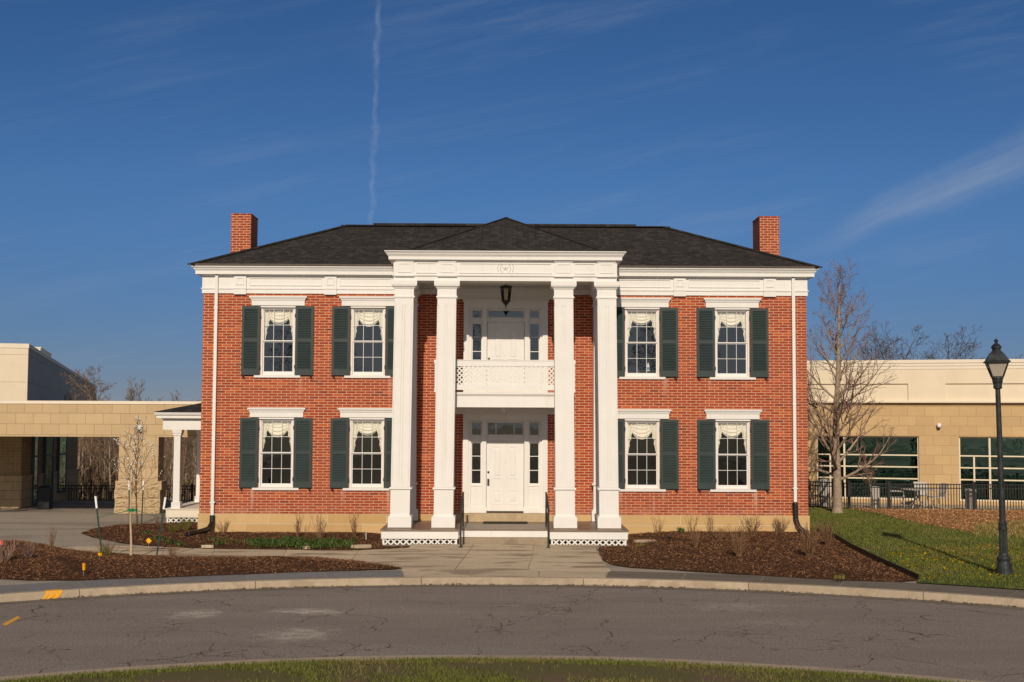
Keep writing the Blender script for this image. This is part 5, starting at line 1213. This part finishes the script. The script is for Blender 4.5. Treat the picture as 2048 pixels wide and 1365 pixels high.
# daylily clumps greening the house bed
rs = np.random.RandomState(15); V = []; F = []
cl_ = [(440, 1088, 7), (452, 1080, 6), (425, 1081, 6), (470, 1084, 5)]
for i in range(62): px = rs.uniform(500, 712); cl_.append((px, rs.uniform(1079, 1096) if px > 560 else rs.uniform(1082, 1094), rs.uniform(5, 10)))
cl_ += [(600, 1086, 12), (612, 1088, 12), (640, 1090, 13), (655, 1092, 11), (700, 1090, 10), (545, 1088, 11), (530, 1086, 10), (296, 1069, 7), (315, 1078, 7), (345, 1087, 8), (330, 1080, 6), (365, 1090, 5), (418, 1092, 5)]
P2, H2 = [], []
for px, py, hp in cl_:
    c = gr(px, py, .06); n = 42; a = rs.uniform(0, 6.28, n); r = np.abs(rs.normal(0, .10, n)); P2.append(np.stack([c.x + r * np.cos(a), c.y + r * np.sin(a)], 1)); H2.append(np.full(n, hp * c.y / FPX))
P2 = np.concatenate(P2); H2 = np.concatenate(H2); k = len(P2); th = rs.uniform(0, 6.28, k); h = H2 * rs.uniform(.6, 1.25, k)
dz = np.full(k, .055); side = np.stack([np.cos(th), np.sin(th), 0 * th], 1) * .009; out = np.stack([-np.sin(th), np.cos(th), 0 * th], 1); b_ = np.stack([P2[:, 0], P2[:, 1], dz], 1)
m1 = b_ + out * (h * .25)[:, None] + np.array([0, 0, 1]) * (h * .75)[:, None]; tp = b_ + out * (h * .75)[:, None] + np.array([0, 0, 1]) * (h * .85)[:, None]
V = np.stack([b_ - side, b_ + side, m1 + side, m1 - side, tp], 1).reshape(-1, 3); i5 = np.arange(k) * 5
Fq = np.stack([i5, i5 + 1, i5 + 2, i5 + 3], 1); Ft = np.stack([i5 + 3, i5 + 2, i5 + 4, i5 + 4], 1)
me = bpy.data.meshes.new('daylily_leaves'); me.from_pydata(V.tolist(), [], [tuple(q) for q in Fq] + [tuple(q[:3]) for q in Ft]); me.materials.append(M['leaf']); o_ = bpy.data.objects.new('daylily_leaves', me); COL.objects.link(o_); tag(o_, kind='stuff')
def tuft(px, py, hpx, w, n, mat_, lab, cat='plant', name='plant', seed=0):
    rs = np.random.RandomState(seed); c = gr(px, py, .08); hh = hpx * c.y / FPX; mb = MB()
    for i in range(n):
        a, r = rs.uniform(0, 6.28), rs.uniform(0, w); x, y = r * math.cos(a), r * math.sin(a) * .7; h = hh * rs.uniform(.6, 1.1); l = rs.uniform(.1, .6) * h; d = rs.uniform(0, 6.28); s_ = rs.uniform(0, 6.28); sx, sy = math.cos(s_) * .008, math.sin(s_) * .008
        dx, dy = math.cos(d) * l, math.sin(d) * l; mb.face([(x - sx, y - sy, 0), (x + sx, y + sy, 0), (x + dx * .5 + sx, y + dy * .5 + sy, h * .7), (x + dx, y + dy, h), (x + dx * .5 - sx, y + dy * .5 - sy, h * .7)])
    tag(mb.build(name, mat_, None, loc=(c.x, c.y, .075), recalc=False, uv=False), lab, cat)
tuft(1362, 1067, 13, .10, 70, M['leaf'], 'single bright green grass tuft in the right bed near the stone base', seed=2)
tuft(1680, 1157, 9, .13, 26, M['olive_leaf'], 'small green weed at the front of the right mulch bed by the sidewalk', seed=3)
tuft(1282, 1092, 5, .12, 50, M['olive_leaf'], 'low yellow-green sprouts in the right bed beside a flat stone', seed=4)
# flat stones, stakes and marker flags
for px, py, s_, lab in ((1292, 1084, .30, 'flat grey stone slab lying in the right mulch bed'), (725, 1094, .28, 'flat grey stone slab at the edge of the left bed by the path'), (613, 1096, .10, 'small pale stone in the green plants left of the porch'), (415, 1094, .14, 'flat pale stone in the bed near the black drain pipe')):
    c = gr(px, py, .05); mb = MB(); rs_ = random.Random(px); ring = [(s_ * rs_.uniform(.8, 1.1) * math.cos(a), .55 * s_ * rs_.uniform(.8, 1.1) * math.sin(a)) for a in [6.283 * i / 9 for i in range(9)]]
    mb.loft([[(x, y, -.03) for x, y in ring], [(x, y, .025) for x, y in ring], [(x * .93, y * .93, .038) for x, y in ring]]); tag(mb.build('flat_stone', M['walk'], None, loc=(c.x, c.y, .055)), lab, 'stone', 'flat stones in the beds')
c = gr(1341, 1086, .08); mb = MB(); mb.lathe([(.012, 0), (.012, .10), (.035, .105), (.04, .16), (.05, .165), (.045, .185), (.001, .19)], n=10); o_ = mb.build('path_light', M['black'], None, loc=(c.x, c.y, .08)); o_.rotation_euler = (R_(4), R_(-9), 0); tag(o_, 'small black garden light tilted in the right mulch bed', 'garden light')
c = gr(732, 1079, .06); mb = MB(); mb.box(-.012, .012, -.012, .012, 0, .14); mb.lathe([(.001, .14), (.03, .145), (.03, .16), (.001, .175)], n=8); tag(mb.build('sprinkler_riser', M['grey_metal'], None, loc=(c.x, c.y, .05)), 'small grey riser stick in the bed left of the porch', 'sprinkler')
def flag(px, py, w, h, mat_, lab, tilt=0.0):
    c = gr(px, py, .09); f = empty('marker_flag', (c.x, c.y, .07), 0, lab, 'marker flag', 'utility marker flags'); mb = MB(); mb.tube([(0, 0, -.03), (0, 0, .16)], .003, 5); mb.build('wire', M['grey_metal'], f)
    mb = MB(); n = 6; top = [(w * (i / n - .5), .015 * math.sin(i * 1.3), .16 + h * (.5 + tilt * (i / n - .5))) for i in range(n + 1)]; bot = [(w * (i / n - .5), .015 * math.sin(i * 1.3 + .5), .16 - h * (.5 - tilt * (i / n - .5))) for i in range(n + 1)]
    if tilt: mb.face([(0, 0, .16 + h * .6), (w * .55, .01, .16), (0, .012, .16 - h * .6), (-w * .55, 0, .16 + .01)]); b = len(mb.v); mb.face([(0, .004, .16 + h * .6), (-w * .55, .004, .17), (0, .016, .16 - h * .6), (w * .55, .014, .16)])
    else:
        for i in range(n): mb.face([bot[i], bot[i + 1], top[i + 1], top[i]])
    mb.build('flag', mat_, f, recalc=False)
flag(297, 1094, .125, .125, M['flag'], 'yellow diamond-shaped marker flag in the rear bed left of the house', .5)
flag(167, 1148, .05, .14, M['flag'], 'narrow yellow marker flag at the front of the left mulch bed')
flag(199, 1122, .07, .06, M['flag'], 'small yellow marker flag at the foot of the left stake')
flag(1, 1098, .10, .10, M['pink'], 'pinkish red marker flag at the far left edge of the front bed')
# black plastic edging along the right bed
E_ = [gr(x, y) for x, y in [(1836, 1163), (1760, 1128), (1700, 1098), (1674, 1081), (1652, 1071), (1634, 1067)]]
mb = MB()
for a, b in zip(E_, E_[1:]): mb.bar((a.x + .02, a.y, .05), (b.x + .02, b.y, .05), .022, .17)
tag(mb.build('garden_edging', M['plastic'], None), 'black plastic edging between the right mulch bed and the lawn', 'garden edging')
# survey paint on the kerb and road
def strip(name, pts, z, lab): mb = MB(); mb.face([(p_.x, p_.y, z) for p_ in pts]); tag(mb.build(name, M['paint_mark'], None, recalc=False), lab, 'paint mark', 'yellow survey paint')
a0, a1 = ang(92, 1184), ang(124, 1181); mb = MB(); n = 8
for i in range(n):
    for (ra, za), (rb, zb2) in (((KR - .056, -.13), (KR - .020, -.025)), ((KR - .020, -.025), (KR - .002, .006)), ((KR - .002, .006), (KR + .15, .006))):
        s0, s1_ = a0 + (a1 - a0) * i / n, a0 + (a1 - a0) * (i + 1) / n; jag = .02 * math.sin(i * 2.1) if za < -.1 else 0
        mb.face([(KC[0] + (ra) * math.cos(s0 + .004 * (za < -.1)), KC[1] + ra * math.sin(s0 + .004 * (za < -.1)), za + jag), (KC[0] + ra * math.cos(s1_ + .004 * (za < -.1)), KC[1] + ra * math.sin(s1_ + .004 * (za < -.1)), za), (KC[0] + rb * math.cos(s1_), KC[1] + rb * math.sin(s1_), zb2), (KC[0] + rb * math.cos(s0), KC[1] + rb * math.sin(s0), zb2)])
tag(mb.build('paint_mark', M['paint_mark'], None), 'yellow spray paint mark across the kerb at left', 'paint mark', 'yellow survey paint')
strip('paint_mark', [gr(x, y, -.146) for x, y in ((4, 1249), (12, 1252), (42, 1235), (34, 1233))], -.146, 'faint yellow paint dash on the asphalt at the left edge')

# ================================================================== STREET LAMP
lp = gr(2009, 1156); tp_ = at(1992, 683, lp.y); lamp = empty('street_lamp', (lp.x, lp.y, 0), 0, 'dark iron lamp post with four-sided frosted lantern on the lawn at right', 'street lamp')
lamp.rotation_euler = (0, -math.atan2(lp.x - tp_.x, tp_.z) * .98, 0); LH = tp_.z; q = LH / 4.88
mb = MB(); mb.lathe([(.175, 0), (.175, .05), (.165, .07), (.160, .10), (.150, .20), (.135, .30), (.125, .34), (.132, .36), (.134, .40), (.12, .43), (.095, .46), (.085, .50)], n=20); mb.build('base', M['lamp_iron'], lamp, smooth=False)
mb = MB(); n = 16; r_in = .070
mb.loft([[((r_in + (.010 if j % 2 else 0)) * math.cos(2 * math.pi * j / 32), (r_in + (.010 if j % 2 else 0)) * math.sin(2 * math.pi * j / 32), z) for j in range(32)] for z in (.48, .98)])
mb.lathe([(.078, .97), (.088, .98), (.088, 1.02), (.078, 1.03), (.078, 1.08), (.086, 1.09), (.086, 1.115), (.066, 1.14), (.062, 1.2), (.049, 3.9 * q)], n=16); post_ = mb.build('post', M['lamp_iron'], lamp, smooth=False)
zb0 = 3.9 * q
mb = MB(); mb.lathe([(.05, zb0 - .02), (.085, zb0), (.085, zb0 + .10), (.10, zb0 + .12), (.105, zb0 + .19), (.12, zb0 + .20), (.115, zb0 + .23)], n=16)
zg0, zg1 = zb0 + .23, zb0 + .53
for j in range(4):
    a = math.pi / 4 + math.pi / 2 * j + R_(-16); c0, c1 = (.145 * math.cos(a), .145 * math.sin(a), zg0), (.285 * math.cos(a), .285 * math.sin(a), zg1); mb.bar(c0, c1, .022, .022)
rot = math.pi / 4 + R_(-16)
mb.lathe([(.15, zg0 - .01), (.15, zg0 + .02), (.13, zg0 + .02)], n=4, rot=rot); mb.lathe([(.275, zg1 - .01), (.345, zg1), (.35, zg1 + .02), (.31, zg1 + .04)], n=4, rot=rot)
mb.lathe([(.315, zg1 + .035), (.22, zg1 + .15), (.14, zg1 + .225), (.13, zg1 + .235)], n=4, rot=rot)
mb.lathe([(.085, zg1 + .22), (.085, zg1 + .29), (.105, zg1 + .295), (.105, zg1 + .315), (.085, zg1 + .35), (.05, zg1 + .385), (.03, zg1 + .395), (.028, zg1 + .42), (.04, zg1 + .43), (.042, zg1 + .45), (.03, zg1 + .475), (.012, zg1 + .485), (.001, zg1 + .51)], n=14); mb.build('lantern_frame', M['lamp_iron'], lamp)
mb = MB(); mb.lathe([(.125, zg0 + .015), (.262, zg1)], n=4, rot=rot); mb.build('lantern_glass', M['lamp_glass'], lamp)

# ================================================================== PATIO FURNITURE, BINS
def on_patio(px, Y): return Vector((at(px, 1000, Y).x, Y, -.015))
GB2 = 'grey bins on the patio'
def bin_(px, Y, h, w, lab):
    o_ = empty('litter_bin', on_patio(px, Y), 0, lab, 'litter bin', GB2); mb = MB(); n = 18
    mb.loft([[((w if j % 2 else w * .93) * math.cos(2 * math.pi * j / 36), (w if j % 2 else w * .93) * math.sin(2 * math.pi * j / 36), z) for j in range(36)] for z in (.02, h - .08)]); mb.build('body', M['grey_metal'], o_)
    mb = MB(); mb.lathe([(w * 1.04, h - .1), (w * 1.06, h - .06), (w * 1.0, h - .02), (w * .6, h), (w * .55, h - .01)], n=20); mb.build('lid', M['mesh_metal'], o_)
bin_(1648, 45.9, 1.02, .19, 'grey ribbed bin behind the fence, next to the tall bare tree')
bin_(1941, 44.3, .78, .19, 'grey ribbed bin behind the patio fence, left of the street lamp')
bin_(1750, 45.2, .80, .16, 'slim grey bin behind the small red-brown tree on the patio')
pt = on_patio(1835, 44.9); tb_ = empty('patio_table', pt, .3, 'round pale metal mesh table on the patio behind the fence', 'table'); mb = MB(); mb.lathe([(.001, .71), (.55, .71), (.56, .73), (.55, .745), (.001, .745)], n=28); mb.build('table_top', M['mesh_metal'], tb_)
for k in range(4):
    a = math.pi / 2 * k + .4; mb = MB(); mb.tube([(.06 * math.cos(a), .06 * math.sin(a), .70), (.10 * math.cos(a), .10 * math.sin(a), .35), (.40 * math.cos(a), .40 * math.sin(a), .0)], .02, 6); mb.build('leg', M['mesh_metal'], tb_)
GC = 'pale metal patio chairs'
pc = empty('patio_chair', (0, 0, 0), 0, '', 'chair', GC)
mb = MB(); mb.box(-.24, .24, -.23, .23, .42, .45); mb.build('seat', M['mesh_metal'], pc)
mb = MB(); mb.loft([[(-.24, .22, .45), (.24, .22, .45), (.24, .24, .45), (-.24, .24, .45)], [(-.25, .34, .92), (.25, .34, .92), (.25, .36, .92), (-.25, .36, .92)]]); mb.build('backrest', M['mesh_metal'], pc)
for s in (-1, 1):
    for y0, y1 in ((-.2, -.25), (.2, .27)): mb = MB(); mb.tube([(s * .23, y0, .43), (s * .25, y1, .0)], .015, 5); mb.build('leg', M['mesh_metal'], pc)
    mb = MB(); mb.tube([(s * .26, .27, .66), (s * .28, -.2, .66), (s * .26, -.22, .44)], .014, 5); mb.build('armrest', M['mesh_metal'], pc)
pc.location = on_patio(1795, 44.8); pc.rotation_euler = (0, 0, R_(75)); pc['label'] = 'pale metal patio chair left of the round table'
copy_tree(pc, None, on_patio(1872, 45.2), R_(-80), 'pale metal patio chair right of the round table')
copy_tree(pc, None, on_patio(1848, 46.0), R_(5), 'pale metal patio chair behind the round table')
copy_tree(pc, None, on_patio(1625, 45.9), R_(70), 'pale metal patio chair against the house corner, left of the ribbed bin')
o_ = empty('litter_bin', (at(91, 1000, 46.8).x, 46.8, -.25), 0, 'dark bin in the shade under the stone portal', 'litter bin'); mb = MB(); mb.rect(0, 0, .2, .2, [(0, 0), (0, .75)]); mb.build('body', M['black'], o_); mb = MB(); mb.rect(0, 0, .2, .2, [(.02, .75), (.02, .80), (-.05, .86)]); mb.build('lid', M['black'], o_)
